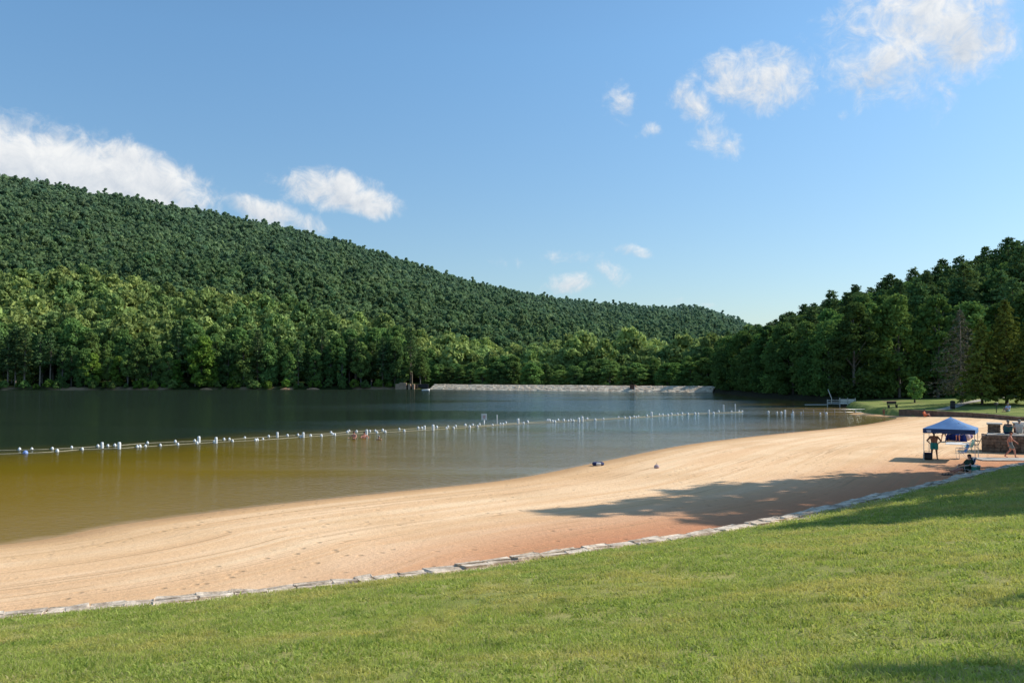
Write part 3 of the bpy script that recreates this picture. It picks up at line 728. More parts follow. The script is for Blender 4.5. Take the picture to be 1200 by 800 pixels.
# one taller bright tree that stands out of the far shore row
Y = float(interp(237, YS)) + 3
plant('bright', 0, (237 - 600) / 1000 * Y, Y, tz(237, Y), 1.3, 'tall bright green broadleaf tree standing out of the far left shore woods', 'broadleaf_tree')
# trees behind the dam
for row, dy in enumerate((9, 19)):
    px = 498 + row * 5
    while px < 880:
        x = px + random.uniform(-4, 4); Y = float(interp(x, YS)) + dy + random.uniform(-2, 3); X = (x - 600) / 1000 * Y
        hh = (437 - (421 + 3 * math.sin(x * .05) + (6 if row == 0 else 0) - 10 * float(sst(740, 850, x)) + 6 * float(sst(690, 730, x)) * float(1 - sst(740, 760, x)))) / 1000 * Y + 6
        zz_ = tz(x, Y)
        plant('shore' if x < 760 else 'right', random.randrange(7), X, Y, zz_ - .2, (hh - zz_) / 20 * random.uniform(.85, 1.08), 'rounded green broadleaf tree standing behind the long stone dam', 'broadleaf_tree', group='trees behind the dam', wsc=random.uniform(.7, .95))
        px += random.uniform(10, 15)
# forest of the right-hand shore and hill
right_n = 0
def right_tree(X, Y, kind, sc, label, name, group, wsc=None):
    global right_n; right_n += 1
    plant(kind, random.randrange(6), X, Y, upland_z(X, Y) - .25, sc, label, name, group=group, wsc=wsc)
random.seed(5)
yy = 266
while yy > 172:                                   # shore row, far to near
    X = float(np.interp(yy, [165, 182, 207, 250, 267], [62, 64, 62, 62, 63])) + random.uniform(1.5, 3.5)
    right_tree(X, yy, 'right', random.uniform(.62, .85), 'dark broadleaf tree overhanging the water on the right-hand shore', 'broadleaf_tree', 'trees at the water edge of the right shore', random.uniform(.75, .95)); yy -= random.uniform(4, 6.5)
X = 63
while X < 128:                                    # wood edge behind the far lawn
    right_tree(X, 158 + random.uniform(-2, 4), 'right', random.uniform(.75, .98), 'dark broadleaf tree at the wood edge behind the far lawn', 'broadleaf_tree', 'trees at the wood edge behind the far lawn', random.uniform(.8, 1)); X += random.uniform(4.5, 7)
stf = []
for gy in np.arange(168, 400, 6.6):
    for gx in np.arange(60, 330, 6.6):
        X = gx + random.uniform(-2.6, 2.6); Y = gy + random.uniform(-2.6, 2.6)
        px = 600 + X / Y * 1000
        if px < 770 or px > 1340: continue
        d, _ = sdist(np.array([[X, Y]]), UPL)
        if d[0] < 6: continue
        z = upland_z(X, Y)
        far_ = d[0] > 85 or Y > 330
        if far_ and (int(gx * 7 + gy * 3) % 3): continue
        stf.append((X, Y, z, px, d[0]))
stf.sort(key=lambda t: t[1])
used = 0; rest = []
for (X, Y, z, px, d) in stf:
    isp = random.random() < (.12 + .5 * float(sst(1020, 1120, px)))
    hgt = random.uniform(.72, 1.0) * (.8 + .2 * float(sst(880, 1010, px)))
    top_px = 437 - (z + 20 * hgt - 6) / Y * 1000
    if used < 105 and px < 1235 and (Y < 215 or random.random() < .5):
        used += 1
        if isp: right_tree(X, Y, 'pine_near', hgt * random.uniform(.85, 1.12), 'tall dark pine with layered sprays on the right-hand hillside', 'pine_tree', 'pines on the right hillside')
        else: right_tree(X, Y, 'right', hgt, 'dark green broadleaf tree on the slope of the right-hand hill', 'broadleaf_tree', 'broadleaf trees on the right hillside')
    else: rest.append((X, Y, z - .3, hgt, isp))
rest = np.array(rest)
def far_crowns(seed, leaf, k=4, size=1.5, per=42, nl=13, jit=.7):
    out = []
    for i in range(k):
        me = broadleaf(seed + i, [14, 13, 12, 16][i % 4], [11, 12.5, 13, 9][i % 4], nl, per, size, .22, crown_only=True, jit=jit); out.append(proto('forest_crown', me, leaf))
    return out
fr_ = [proto('forest_crown', p.crown.copy(), M['leaf_right']) for p in PL['right']] + [proto('forest_crown', p.crown.copy(), M['leaf_pine']) for p in PL['pine_near'][:2]]
idx = np.where(rest[:, 4] > 0, rng.integers(3, 5, len(rest)), rng.integers(0, 3, len(rest)))
scatter('forest', rest[:, :3], rng.uniform(0, 6.28, len(rest)), rest[:, 3], idx, fr_, 'dense dark mixed woodland covering the top of the right-hand hill', 'forest')
# bench forest on the far left
pts = []
nn = 9000
x = rng.uniform(-260, 900, nn); u = rng.uniform(0, 1, nn)
ys_, a1 = interp(x, YS), interp(x, Y1)
Y = ys_ + 30 + u * (a1 + 60 - ys_ - 30)
keep = rng.uniform(0, 1, nn) < (Y / 520) * .62 * ((a1 + 30 - ys_) / 180)
x, Y = x[keep], Y[keep]; X = (x - 600) / 1000 * Y
bz = hill_z(x, Y)
fb = far_crowns(200, M['leaf_bench'], 4, .95, 110, 18)
s = np.clip(np.exp(rng.normal(-.05, .24, len(x))), .55, 1.5)
pin = rng.uniform(0, 1, len(x)) < .07
scatter('forest', np.column_stack([X, Y, bz - 3.0]), rng.uniform(0, 6.28, len(x)), np.column_stack([s, s, s * rng.uniform(.85, 1.2, len(x))]), rng.integers(0, 4, len(x)), fb,
        'sunlit green woodland rising behind the far left shore', 'forest')
# ridge forest
nn = 150000
x = rng.uniform(-260, 1000, nn); a1 = interp(x, Y1) + 60; a2 = interp(x, Y2) + 40
Y = np.sqrt(a1 ** 2 + rng.uniform(0, 1, nn) * (a2 ** 2 - a1 ** 2))
keep = rng.uniform(0, 1, nn) < .44 * np.clip((a2 ** 2 - a1 ** 2) / 1.6e6, .5, 3) * np.clip(1400 / Y, .35, 1.15)
x, Y = x[keep], Y[keep]; X = (x - 600) / 1000 * Y
rz_ = hill_z(x, Y)
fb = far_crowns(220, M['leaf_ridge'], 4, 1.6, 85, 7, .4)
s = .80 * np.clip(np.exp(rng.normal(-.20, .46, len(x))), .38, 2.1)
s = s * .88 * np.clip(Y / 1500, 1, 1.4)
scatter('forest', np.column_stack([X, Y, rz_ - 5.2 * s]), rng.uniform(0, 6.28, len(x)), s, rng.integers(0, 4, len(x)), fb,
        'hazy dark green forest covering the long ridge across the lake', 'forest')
print('forest', len(rest), len(bz), len(rz_), 'right individuals', right_n)

# shrubs at the far waterline
PL['shrub'] = [Proto(*broadleaf(180 + i, 3.2, 4.2, 12, 90, .42, .05), M['leaf_bright'] if i else M['leaf_shore'], M['bark']) for i in range(2)]
random.seed(9)
px = -20
while px < 470:
    Y = float(interp(px, YS)) + random.uniform(1.2, 2.2)
    if not (228 < px < 246 or 325 < px < 372) or random.random() < .3:
        plant('shrub', random.randrange(2), (px - 600) / 1000 * Y, Y, tz(px, Y) - .2, random.uniform(.45, 1.0), 'low rounded shrub at the waterline of the far left shore', 'shrub', 'shrub', 'shrubs along the far waterline')
    px += random.uniform(6, 17)
# bare sandy landings on the far shore
for (x0, x1, lab) in ((231, 250, 'small orange sandy landing below the trees of the far left shore'), (325, 345, 'pale earth bank at the far waterline left of the second landing'), (356, 376, 'pale sandy landing on the far shore near the bright green tree')):
    Y = float(interp(x0, YS)); mb = MB(); random.seed(int(x0))
    w = (x1 - x0) / 1000 * Y
    prof = [(w / 2 * q, .9 * (1 - q ** 2) - .25) for q in (1.0, .85, .6, .35, .12, .02)]
    mb.lathe(prof, 22)
    o = mb.build('sand_bank', simple('bank_earth', (.42, .24, .13), .95, .25, .6, .6, .05), smooth=True, loc=(((x0 + x1) / 2 - 600) / 1000 * Y, Y + 1.2, 0)); o.scale = (1, .35, 1)
    tag(o, lab, 'bank')

# three spruces and a sapling on the far lawn
def spruce_thing(px, base, topy, args, leaf, bark, label, name):
    p = GU(px, base); h = (base - topy) / 1000 * p.y
    c, t = spruce(h=h, **args); c.materials.append(leaf); t.materials.append(bark)
    r = thing(name, label, 'tree', p)
    link('crown', c, None, r); link('trunk', t, None, r)
spruce_thing(1127, 475.5, 364, dict(seed=301, w=11, bare=.14, dens=.42, per=40, size=.24, twig=3, droop=.22), M['leaf_dry'], M['bark_pale'], 'half-bare grey spruce with a thin silvery trunk on the far lawn', 'spruce_tree')
spruce_thing(1151, 473, 370, dict(seed=302, w=8.0, bare=.10, dens=1.0, per=46, size=.26), M['leaf_spruce'], M['bark'], 'slender yellow-green spruce between the grey spruce and the wide one', 'spruce_tree')
spruce_thing(1180, 472.5, 348, dict(seed=303, w=11, bare=.14, dens=1.0, per=52, size=.26), M['leaf_spruce'], M['bark'], 'wide yellow-green spruce by the right edge of the far lawn', 'spruce_tree')
spruce_thing(1207, 474, 372, dict(seed=304, w=9.5, bare=.12, dens=1.0, per=46, size=.26), M['leaf_spruce'], M['bark'], 'yellow-green spruce cut by the right edge of the picture', 'spruce_tree')
p = GU(1072, 471.5); PL['sapling'] = [Proto(*broadleaf(310, 4.1, 3.0, 18, 130, .24, .22), M['leaf_shore'], M['bark'])]
plant('sapling', 0, p.x, p.y, p.z, 1.0, 'small light green sapling alone on the far lawn before the dark wood', 'sapling_tree')

# tall pines on the near lawn, right of the frame: their shadows fall across the beach and the grass
def lawn_at(x, y):
    d, _ = sdist(np.array([[x, y]]), WALL); return float(lawn_z_d(d, np.array([x]), np.array([y]))[0])
for (x, y, s, k, lab) in ((33.4, 42.8, 1.0, 0, 'tall pine beside the beach wall just outside the picture'), (38.0, 48.0, .98, 1, 'tall pine by the bend of the beach wall outside the picture'),
        (39.5, 40.5, 1.0, 1, 'tall pine on the lawn behind the wall pine outside the picture'), (39.0, 34.5, .92, 0, 'middle pine on the lawn outside the picture'), (46.0, 33.5, 1.0, 2, 'broad pine farther along the lawn outside the picture'), (31.0, 31.2, .56, 0, 'short young pine on the lawn nearest the picture edge'), (37.0, 32.2, .80, 1, 'mid-sized pine between the lawn pines outside the picture'), (34.5, 29.0, .66, 1, 'half-grown pine beside the short young pine outside the picture'), (33.5, 14.4, .98, 1, 'tall pine on the upper lawn right of the viewpoint')):
    plant('pine_near', k, x, y, lawn_at(x, y) - .2, s, lab, 'pine_tree')

# ------------------------------------------------------------------ dam with spillway and gatehouse
dA, dB = P(505, 456, 318), P(836, 460, 268)
dA.z = dB.z = 0
dv = (dB - dA); dlen = dv.length; dd_ = dv.normalized(); drz = math.atan2(dd_.y, dd_.x); dn = Vector((-dd_.y, dd_.x, 0))
dam = thing('stone_dam', 'long pale stone dam wall across the far end of the lake', 'dam', dA, drz)
mb = MB(); random.seed(3)
SL = .52                                            # slope of the riprap face
for r_ in range(6):
    x = 0
    while x < dlen - .4:
        l = min(random.uniform(.8, 1.9), dlen - x); yy_ = -.9 + r_ * .62
        mb.box((x + l / 2, yy_, (yy_ + .9) * SL - .12 + random.uniform(-.06, .06)), (l - .04, .72, .45), 0, .07, .2, math.atan(SL) + random.uniform(-.12, .12), random.uniform(-.08, .08)); x += l
mb.build('wall', M['stone_dam'], dam)
mb = MB(); x = 0
while x < dlen - .5:
    l = min(random.uniform(3, 5), dlen - x); mb.box((x + l / 2, 3.4, 1.62), (l - .04, 2.0, .34), 0, .03, .1); x += l
mb.build('cap', M['stone_pale'], dam)
gp_ = dA + dd_ * (dlen * .745) - dn * .2
gate = thing('gatehouse', 'small brown gate structure with a white gauge post on the dam', 'gatehouse', (gp_.x, gp_.y, 0), drz)
mb = MB(); mb.box((0, 1.2, .9), (1.6, 1.6, 2.2), 0, 0, .05); mb.box((0, 1.2, 2.05), (1.9, 1.9, .16), 0, 0, .2); mb.build('body', M['brown_paint'], gate)
MB().tube([(1.3, -.5, -1), (1.3, -.5, 1.7)], .12, 8).build('gauge_post', M['white'], gate)
MB().tube([(-.6, 1.2, 2.0), (-.6, 1.2, 3.5)], .06, 6).tube([(.3, 1.2, 2.0), (.3, 1.2, 2.9)], .06, 6).tube([(-.6, 1.2, 2.8), (.3, 1.2, 2.8)], .05, 6).build('hoist', M['wood_dark'], gate)
# spillway left of the dam: tan abutment, solid dark boxes painted as shade in its openings
sA = P(463, 456, 317); sp = thing('spillway', 'tan stone spillway abutment with dark openings left of the dam', 'spillway', (sA.x, sA.y + .5, 0), -.05)
w = (488 - 463) / 1000 * 318
mb = MB()
for k, (x0, x1) in enumerate(((0, .52), (.60, .72), (.80, .90))):
    mb.box((w * (x0 + x1) / 2, .6, .8), (w * (x1 - x0), 1.6, 2.4 - .15 * k), 0, .04, .08)
mb.box((w * .36, .5, 2.15), (w * .34, 1.2, .6), 0, .05, .3)
mb.build('abutment', simple('spill_stone', (.44, .29, .19), .9, .2, .8, .6, .04), sp)
MB().box((w * .5, 1.9, .6), (w * 1.05, .5, 2.2)).build('opening_shade', M['wood_dark'], sp)
MB().box((w * 1.22, 3.0, .8), (4.4, .8, 2.2)).build('recess_shade', M['black'], sp)
# white boat moored by the spillway
q = G(499, 458.3, 0)
bt = thing('boat', 'small white rowing boat on the far water by the spillway', 'boat', (q.x, q.y, 0), .15)
def hull(L, W, H):
    mb = MB(); st = 12; V = []
    for i in range(st + 1):
        t = i / st; wd = W / 2 * (math.sin(math.pi * min(1, .18 + t * .62 + .02)) ** .7 if t < .8 else math.sin(math.pi * .69) ** .7 * (1 - ((t - .8) / .2) ** 1.6 * .98))
        sh = H * (1 + .35 * t * t)
        for (yy_, zz_) in ((-1, 1), (-.86, .45), (-.55, .02), (0, -.12), (.55, .02), (.86, .45), (1, 1), (.9, .96), (.5, .2), (0, .12), (-.5, .2), (-.9, .96)):
            V.append((-L / 2 + L * t, wd * yy_, sh * zz_))
    F = []
    for i in range(st):
        for k in range(12): a = i * 12 + k; b_ = i * 12 + (k + 1) % 12; F.append((a, b_, b_ + 12, a + 12))
    F.append(tuple(range(12))[::-1]); F.append(tuple(st * 12 + k for k in range(12)))
    return mb.raw(V, F)
hull(2.6, 1.3, .6).build('hull', M['white'], bt, True)
MB().box((-.4, 0, .35), (.25, 1.0, .05)).box((.5, 0, .38), (.25, .9, .05)).build('bench', M['wood_pale'], bt)

# ------------------------------------------------------------------ swimming line: ropes, floats, poles, sign
up_, lo_, tall_ = [], [], []
def zl(lst, x0, y0, pts):
    for a, b_ in pts: lst.append((x0 + a / 8, y0 + b_ / 8))
zl(up_, 0, 440, ((182, 700), (298, 697), (490, 692), (672, 681), (918, 668), (1012, 664), (1076, 661)))
zl(lo_, 0, 440, ((238, 732), (537, 715), (771, 697)))
zl(tall_, 0, 440, ((957, 680), (1118, 688)))
zl(up_, 150, 440, ((183, 637), (443, 626), (625, 618), (900, 604), (950, 602), (1095, 590)))
zl(lo_, 150, 440, ((86, 674), (112, 672), (163, 668), (303, 660), (468, 651), (647, 640), (808, 630), (980, 620), (1195, 612)))
zl(tall_, 150, 440, ((664, 628), (825, 634)))
zl(up_, 300, 430, ((119, 656), (295, 648), (394, 642), (512, 651), (703, 622), (857, 616), (873, 606), (943, 611), (1067, 607), (1118, 604), (1188, 600)))
zl(lo_, 300, 430, ((12, 690), (65, 684), (420, 660), (612, 652), (718, 636), (738, 643), (1135, 620)))
zl(tall_, 300, 430, ((200, 658), (443, 660), (1037, 634)))
zl(up_, 450, 420, ((143, 668), (320, 658), (355, 656), (495, 650), (600, 645), (673, 640), (762, 633), (832, 628), (895, 624), (1143, 608), (1090, 620), (1115, 620)))
zl(lo_, 450, 420, ((12, 694), (190, 686), (585, 660), (653, 657), (803, 648), (877, 642), (1018, 630)))
zl(tall_, 450, 420, ((380, 672), (460, 672)))
zl(up_, 600, 420, ((147, 601), (333, 588), (352, 588), (432, 583), (485, 586), (550, 582), (705, 572), (780, 580), (857, 572), (998, 558), (1057, 560), (1142, 550)))
zl(lo_, 600, 420, ((108, 612), (380, 594), (402, 598), (527, 590), (575, 590), (1103, 560), (1162, 555), (1185, 548)))
zl(tall_, 600, 420, ((57, 610), (625, 595), (658, 590)))
zl(up_, 750, 420, ((180, 533), (212, 533), (295, 528), (352, 528), (395, 524), (515, 522), (737, 503), (858, 503), (930, 500), (958, 500)))
zl(lo_, 750, 420, ((65, 544), (260, 536), (450, 526), (545, 524), (690, 518)))
zl(tall_, 750, 420, ((108, 543), (645, 518)))
zl(lo_, 900, 440, ((3, 350), (85, 352), (125, 354), (225, 372), (310, 356), (490, 362), (548, 362)))
zl(tall_, 900, 440, ((160, 360), (236, 372)))
def float_mesh(r, h, blue=False):
    return MB().lathe([(r * .35, -h * .35), (r * .8, -h * .25), (r, 0), (r * .98, h * .45), (r * .8, h * .75), (r * .4, h * .9), (r * .3, h), (.02, h * 1.02)], 14).mesh('float', True)
fm = float_mesh(.105, .21); fm.materials.append(M['white']); fb_ = float_mesh(.18, .25); fb_.materials.append(M['bluefloat'])
fmt = MB().lathe([(.10, -.4), (.115, 0), (.115, .42), (.09, .50), (.02, .51)], 14).mesh('pole_float', True); fmt.materials.append(M['white'])
def put(name, me, x, y, label, group, sc=1):
    q = G(x, y, 0); o = bpy.data.objects.new(name, me); COL.objects.link(o); o.location = (q.x, q.y, 0); o.scale = (sc, sc, sc)
    return tag(o, label, 'buoy', group)
for (x, y) in up_: put('float_buoy', fm, x, y, 'small white float strung on the far rope of the swimming line', 'floats on the far rope', random.uniform(.9, 1.15) * (1 + .0005 * max(0, x - 200)))
for (x, y) in lo_:
    if abs(x - 29.7) < 1: put('float_buoy', fb_, x, y, 'pale blue float on the near rope at the left end of the line', None); continue
    put('float_buoy', fm, x, y, 'small white float strung on the near rope of the swimming line', 'floats on the near rope', random.uniform(.9, 1.15) * (1 + .0005 * max(0, x - 200)))
for (x, y) in tall_: put('marker_float', fmt, x, y, 'tall white cylinder float standing up among the round floats', 'tall floats of the swimming line', random.uniform(.85, 1.1) * (1 + .0004 * max(0, x - 200)))
def rope(pts, label):
    w = [Vector((G(x, y, 0).x, G(x, y, 0).y, .03)) for x, y in pts]
    c = crom([tuple(v) for v in w], 6); tag(MB().tube([tuple(p_) for p_ in c], .028, 6).build('buoy_rope', M['rope'], smooth=True), label, 'rope')
rope([(-60, 529), (22, 527.6), (61, 526.4), (114, 523.5), (134.5, 522.5), (173, 519.5), (228, 517), (262, 515.5), (315, 512), (388, 508), (418, 505.5), (468, 503.3), (517, 500.5), (567, 498.5), (618, 495), (682, 492), (742, 489), (800, 485.2), (870, 482.6)], 'far one of the two thin ropes carrying the white floats')
rope([(-60, 534), (30, 531.3), (67, 529.3), (96, 527), (140, 525.5), (163, 524), (209, 521), (251, 518.5), (302, 516), (352, 512.5), (391, 510), (442, 507.2), (474, 505.5), (532, 502), (577, 498.9), (614, 496.5), (674, 493.6), (738, 490), (807, 485.6), (836, 484.6), (869, 483.2)], 'near one of the two thin ropes carrying the white floats')
# lettering helper for the sign
def sign_post(x, yt, yb, label):
    q = G(x, yb, 0); h = (yb - yt) / 1000 * q.y
    t = thing('swim_sign', label, 'sign', (q.x, q.y, 0), 0)
    MB().tube([(0, 0, -1.6), (0, 0, h * .5)], .06, 8).build('post', M['white'], t, True)
    MB().box((0, -.08, h * .68), (.66, .05, h * .62), 0, 0, .3).build('board', M['white'], t)
    mk = MB()
    for k in range(3): mk.box((0, -.1125, h * .80 - k * .13), (.30 - .06 * (k == 2), .008, .05), 0, 0, .05)
    mk.build('marking', M['white_red'], t)
sign_post(567.3, 484.5, 496.3, 'white sign board with red marks on a post in the swimming line')
def pole(x, yt, yb, label, r=.06):
    q = G(x, yb, 0); h = (yb - yt) / 1000 * q.y
    mb = MB(); mb.lathe([(r * 1.1, -1.6), (r, 0), (r, h * .95), (r * 1.15, h * .955), (r * 1.1, h), (.01, h * 1.01)], 12)
    tag(mb.build('water_pole', M['white'], smooth=False, loc=(q.x, q.y, 0)), label, 'pole')
pole(582.4, 486, 496.3, 'thin white pole standing in the water right of the sign', .06)
pole(848, 474, 481.5, 'left and thicker of two white poles at the right end of the float line', .11)
pole(861.7, 473.3, 481.5, 'right and thinner of two white poles at the right end of the float line', .085)

# ------------------------------------------------------------------ people
def remesh(mb, voxel, mat, name, parent, smooth=4, extra=None):
    me = mb.mesh('tmp'); o = bpy.data.objects.new('tmp', me); COL.objects.link(o)
    md = o.modifiers.new('r', 'REMESH'); md.mode = 'VOXEL'; md.voxel_size = voxel
    if smooth: sm = o.modifiers.new('s', 'SMOOTH'); sm.factor = .5; sm.iterations = smooth
    dg_ = bpy.context.evaluated_depsgraph_get(); me2 = bpy.data.meshes.new_from_object(o.evaluated_get(dg_)); me2.name = name
    bpy.data.objects.remove(o); bpy.data.meshes.remove(me)
    me2.materials.clear(); me2.materials.append(mat)
    me2.polygons.foreach_set('use_smooth', [True] * len(me2.polygons))
    if extra:                                       # small eyes and mouth joined into the body mesh
        bm = bmesh.new(); bm.from_mesh(me2); me2.materials.append(M['face'])
        for (c_, s_) in extra:
            g_ = bmesh.ops.create_icosphere(bm, subdivisions=1, radius=1)
            for v in g_['verts']: v.co = Vector((v.co.x * s_[0], v.co.y * s_[1], v.co.z * s_[2])) + Vector(c_)
            for f in {f for v in g_['verts'] for f in v.link_faces}: f.material_index = 1
        bm.to_mesh(me2); bm.free()
    return link(name, me2, None, parent)
STAND = dict(pel=(0, 0, .92), che=(0, -.01, 1.28), nek=(0, -.01, 1.46), hed=(0, .02, 1.61),
             shL=(-.185, -.01, 1.40), elL=(-.25, -.03, 1.13), wrL=(-.27, .06, .89), shR=(.185, -.01, 1.40), elR=(.25, -.03, 1.13), wrR=(.27, .06, .89),
             hiL=(-.095, 0, .90), knL=(-.11, .02, .49), anL=(-.12, -.02, .08), toL=(-.15, .15, .03), hiR=(.095, 0, .90), knR=(.11, .02, .49), anR=(.12, -.02, .08), toR=(.15, .15, .03))
def pose(**kw):
    d = dict(STAND); d.update(kw); return d
def person(label, loc, rz, J, skin, hair, shorts=None, shirt=None, scale=1.0, group=None, long_hair=False, legs_long=False, bulk=1.0):
    """faces local +Y; J: joint positions in metres for a 1.72 m figure"""
    t = thing('person', label, 'person', loc, rz, group)
    J = {k: Vector(v) * scale for k, v in J.items()}; s = scale; b = bulk
    mb = MB(); cap = lambda p, r0, q, r1: mb.capsule(p, r0 * s, q, r1 * s)
    right = (J['shR'] - J['shL']).normalized(); hipx = (J['hiR'] - J['hiL']).normalized()
    up = (J['nek'] - J['pel']).normalized(); front = up.cross(right) * -1 if False else right.cross(up) * -1
    front = up.cross(right)
    waist = J['pel'].lerp(J['che'], .45)
    for sg in (-1, 1):
        cap(J['pel'] + hipx * sg * .075 * b * s, .105 * b, waist + right * sg * .062 * b * s, .093 * b)
        cap(waist + right * sg * .062 * b * s, .093 * b, J['che'] + right * sg * .085 * b * s, .108 * b)
        cap(J['che'] + right * sg * .085 * b * s, .105 * b, J['che'].lerp(J['nek'], .55) + right * sg * .075 * s, .075)
    cap(J['shL'], .062, J['shR'], .062)
    cap(J['che'].lerp(J['nek'], .5), .075, J['nek'] + (J['hed'] - J['nek']) * .5, .055)
    hd = J['hed']; ha = (J['hed'] - J['nek']).normalized(); hf = (front - ha * front.dot(ha)).normalized(); hr = hf.cross(ha)
    cap(hd + ha * .035 * s - hf * .018 * s, .088, hd + ha * .02 * s + hf * .022 * s, .080)
    cap(hd - ha * .015 * s + hf * .03 * s, .062, hd - ha * .075 * s + hf * .055 * s, .034)
    cap(hd + ha * .01 * s + hf * .09 * s, .012, hd - ha * .022 * s + hf * .112 * s, .015)      # nose
    for sg in (-1, 1): cap(hd + hr * sg * .088 * s + ha * .015 * s, .016, hd + hr * sg * .086 * s - ha * .02 * s, .012)
    for k in 'LR':
        cap(J['sh' + k], .058 * b, J['el' + k], .043); cap(J['el' + k], .043, J['wr' + k], .028)
        fd = (J['wr' + k] - J['el' + k]).normalized(); inn = right * (1 if k == 'L' else -1)
        pa = fd.cross(inn); pa = pa.normalized() if pa.length > .05 else front.copy()
        if pa.dot(front) < 0: pa = -pa
        nrm = fd.cross(pa).normalized(); nrm = nrm if nrm.dot(inn) > 0 else -nrm
        w = J['wr' + k]; pc = w + fd * .085 * s
        for q in (-1.3, -.4, .5, 1.3): cap(w + fd * .015 * s + pa * q * .014 * s, .017, pc + pa * q * .02 * s, .014)
        for q, ln in ((1.45, .062), (.5, .078), (-.45, .072), (-1.4, .055)):
            f0 = pc + pa * q * .022 * s; f1 = f0 + (fd * .8 + nrm * .18 + pa * q * .05) * ln * .6 * s; f2 = f1 + (fd * .55 + nrm * .5) * ln * .5 * s
            cap(f0, .0115, f1, .0105); cap(f1, .0105, f2, .009)
        t0 = w + fd * .03 * s + pa * .026 * s; t1 = t0 + (pa * .75 + fd * .55) * .038 * s; t2 = t1 + (fd * .9 + pa * .25) * .03 * s
        cap(t0, .016, t1, .0125); cap(t1, .0125, t2, .010)
        cap(J['hi' + k], .098 * b, J['kn' + k], .058); cap(J['kn' + k], .058, J['an' + k], .037)
        kn, an = J['kn' + k], J['an' + k]; back = (kn - J['hi' + k]).cross(hipx); back = back.normalized() if back.length > .02 else -front
        if back.dot(front) > 0: back = -back
        cap(kn.lerp(an, .15) + back * .012 * s, .055, kn.lerp(an, .45) + back * .008 * s, .046)
        cap(an - Vector((0, 0, .02)) * s, .04, J['to' + k], .03)
    ex = []
    for sg in (-1, 1): ex.append((hd + hr * sg * .034 * s + ha * .018 * s + hf * .091 * s, (.014 * s, .012 * s, .009 * s)))
    ex.append((hd - ha * .052 * s + hf * .088 * s, (.024 * s, .012 * s, .006 * s)))
    remesh(mb, .0125 * s, skin, 'body', t, 3, ex)
    hb = MB()
    hb.capsule(hd + ha * .052 * s - hf * .03 * s, .094 * s, hd + ha * .058 * s + hf * .012 * s, .088 * s)
    hb.capsule(hd + ha * .02 * s - hf * .045 * s, .08 * s, hd - ha * (.18 if long_hair else .05) * s - hf * (.07 if long_hair else .05) * s, (.06 if long_hair else .062) * s)
    remesh(hb, .015 * s, hair, 'hair', t, 2)
    if shorts:
        sb = MB()
        for sg in (-1, 1):
            sb.capsule(J['pel'] + hipx * sg * .075 * b * s - up * .03 * s, .125 * b * s, J['pel'].lerp(waist, .75) + right * sg * .066 * b * s, .110 * b * s, flat=True)
        for k in 'LR':
            a_, b_ = J['hi' + k], J['kn' + k]; sb.capsule(a_, .122 * b * s, a_.lerp(b_, .78 if legs_long else .68), .100 * b * s, flat=True); sb.capsule(a_, .118 * b * s, a_ + (b_ - a_) * .05, .118 * b * s)
        remesh(sb, .016 * s, shorts, 'shorts', t, 2)
    if shirt:
        tb = MB()
        for sg in (-1, 1):
            tb.capsule(J['pel'] + right * sg * .07 * b * s + up * .02 * s, .125 * b * s, J['che'] + right * sg * .085 * b * s, .124 * b * s, flat=True)
            tb.capsule(J['che'] + right * sg * .085 * b * s, .122 * b * s, J['che'].lerp(J['nek'], .6) + right * sg * .07 * s, .085 * s)
        tb.capsule(J['shL'], .078 * s, J['shR'], .078 * s)
        for k in 'LR': tb.capsule(J['sh' + k], .078 * s, J['sh' + k].lerp(J['el' + k], .75), .064 * s, flat=True)
        remesh(tb, .016 * s, shirt, 'shirt', t, 2)
    return t
def face_rz(dx, dy): return math.atan2(dy, dx) - math.pi / 2
HIPS = pose(elL=(-.40, -.10, 1.17), wrL=(-.25, .02, 1.00), elR=(.40, -.10, 1.17), wrR=(.25, .02, 1.00), knL=(-.13, .02, .49), anL=(-.16, -.02, .08), toL=(-.2, .14, .03), knR=(.13, .02, .49), anR=(.16, -.02, .08), toR=(.2, .14, .03))
WALK = pose(knR=(.10, .22, .50), anR=(.10, .27, .09), toR=(.11, .44, .05), knL=(-.10, -.02, .50), anL=(-.10, -.33, .14), toL=(-.1, -.18, .04), elL=(-.24, .12, 1.15), wrL=(-.22, .32, 1.00), elR=(.25, -.16, 1.14), wrR=(.24, -.12, .89), pel=(0, 0, .90), hed=(0, .05, 1.60), hiL=(-.095, 0, .88), hiR=(.095, 0, .88))
SIT = pose(pel=(0, -.05, .14), che=(0, -.18, .48), nek=(0, -.17, .66), hed=(0, -.12, .81), shL=(-.185, -.18, .60), shR=(.185, -.18, .60), elL=(-.27, -.02, .38), wrL=(-.2, .22, .36), elR=(.27, -.02, .38), wrR=(.2, .22, .36),
           hiL=(-.095, -.03, .12), knL=(-.14, .36, .42), anL=(-.12, .60, .09), toL=(-.13, .76, .05), hiR=(.095, -.03, .12), knR=(.14, .36, .42), anR=(.12, .60, .09), toR=(.13, .76, .05))
CHAIRSIT = pose(pel=(0, -.05, .36), che=(0, -.22, .68), nek=(0, -.26, .86), hed=(0, -.23, 1.02), shL=(-.185, -.24, .80), shR=(.185, -.24, .80), elL=(-.28, -.06, .60), wrL=(-.24, .16, .56), elR=(.28, -.06, .60), wrR=(.24, .16, .56),
                hiL=(-.095, -.02, .34), knL=(-.12, .42, .36), anL=(-.12, .80, .10), toL=(-.14, .92, .16), hiR=(.095, -.02, .34), knR=(.12, .42, .36), anR=(.12, .80, .10), toR=(.14, .92, .16))
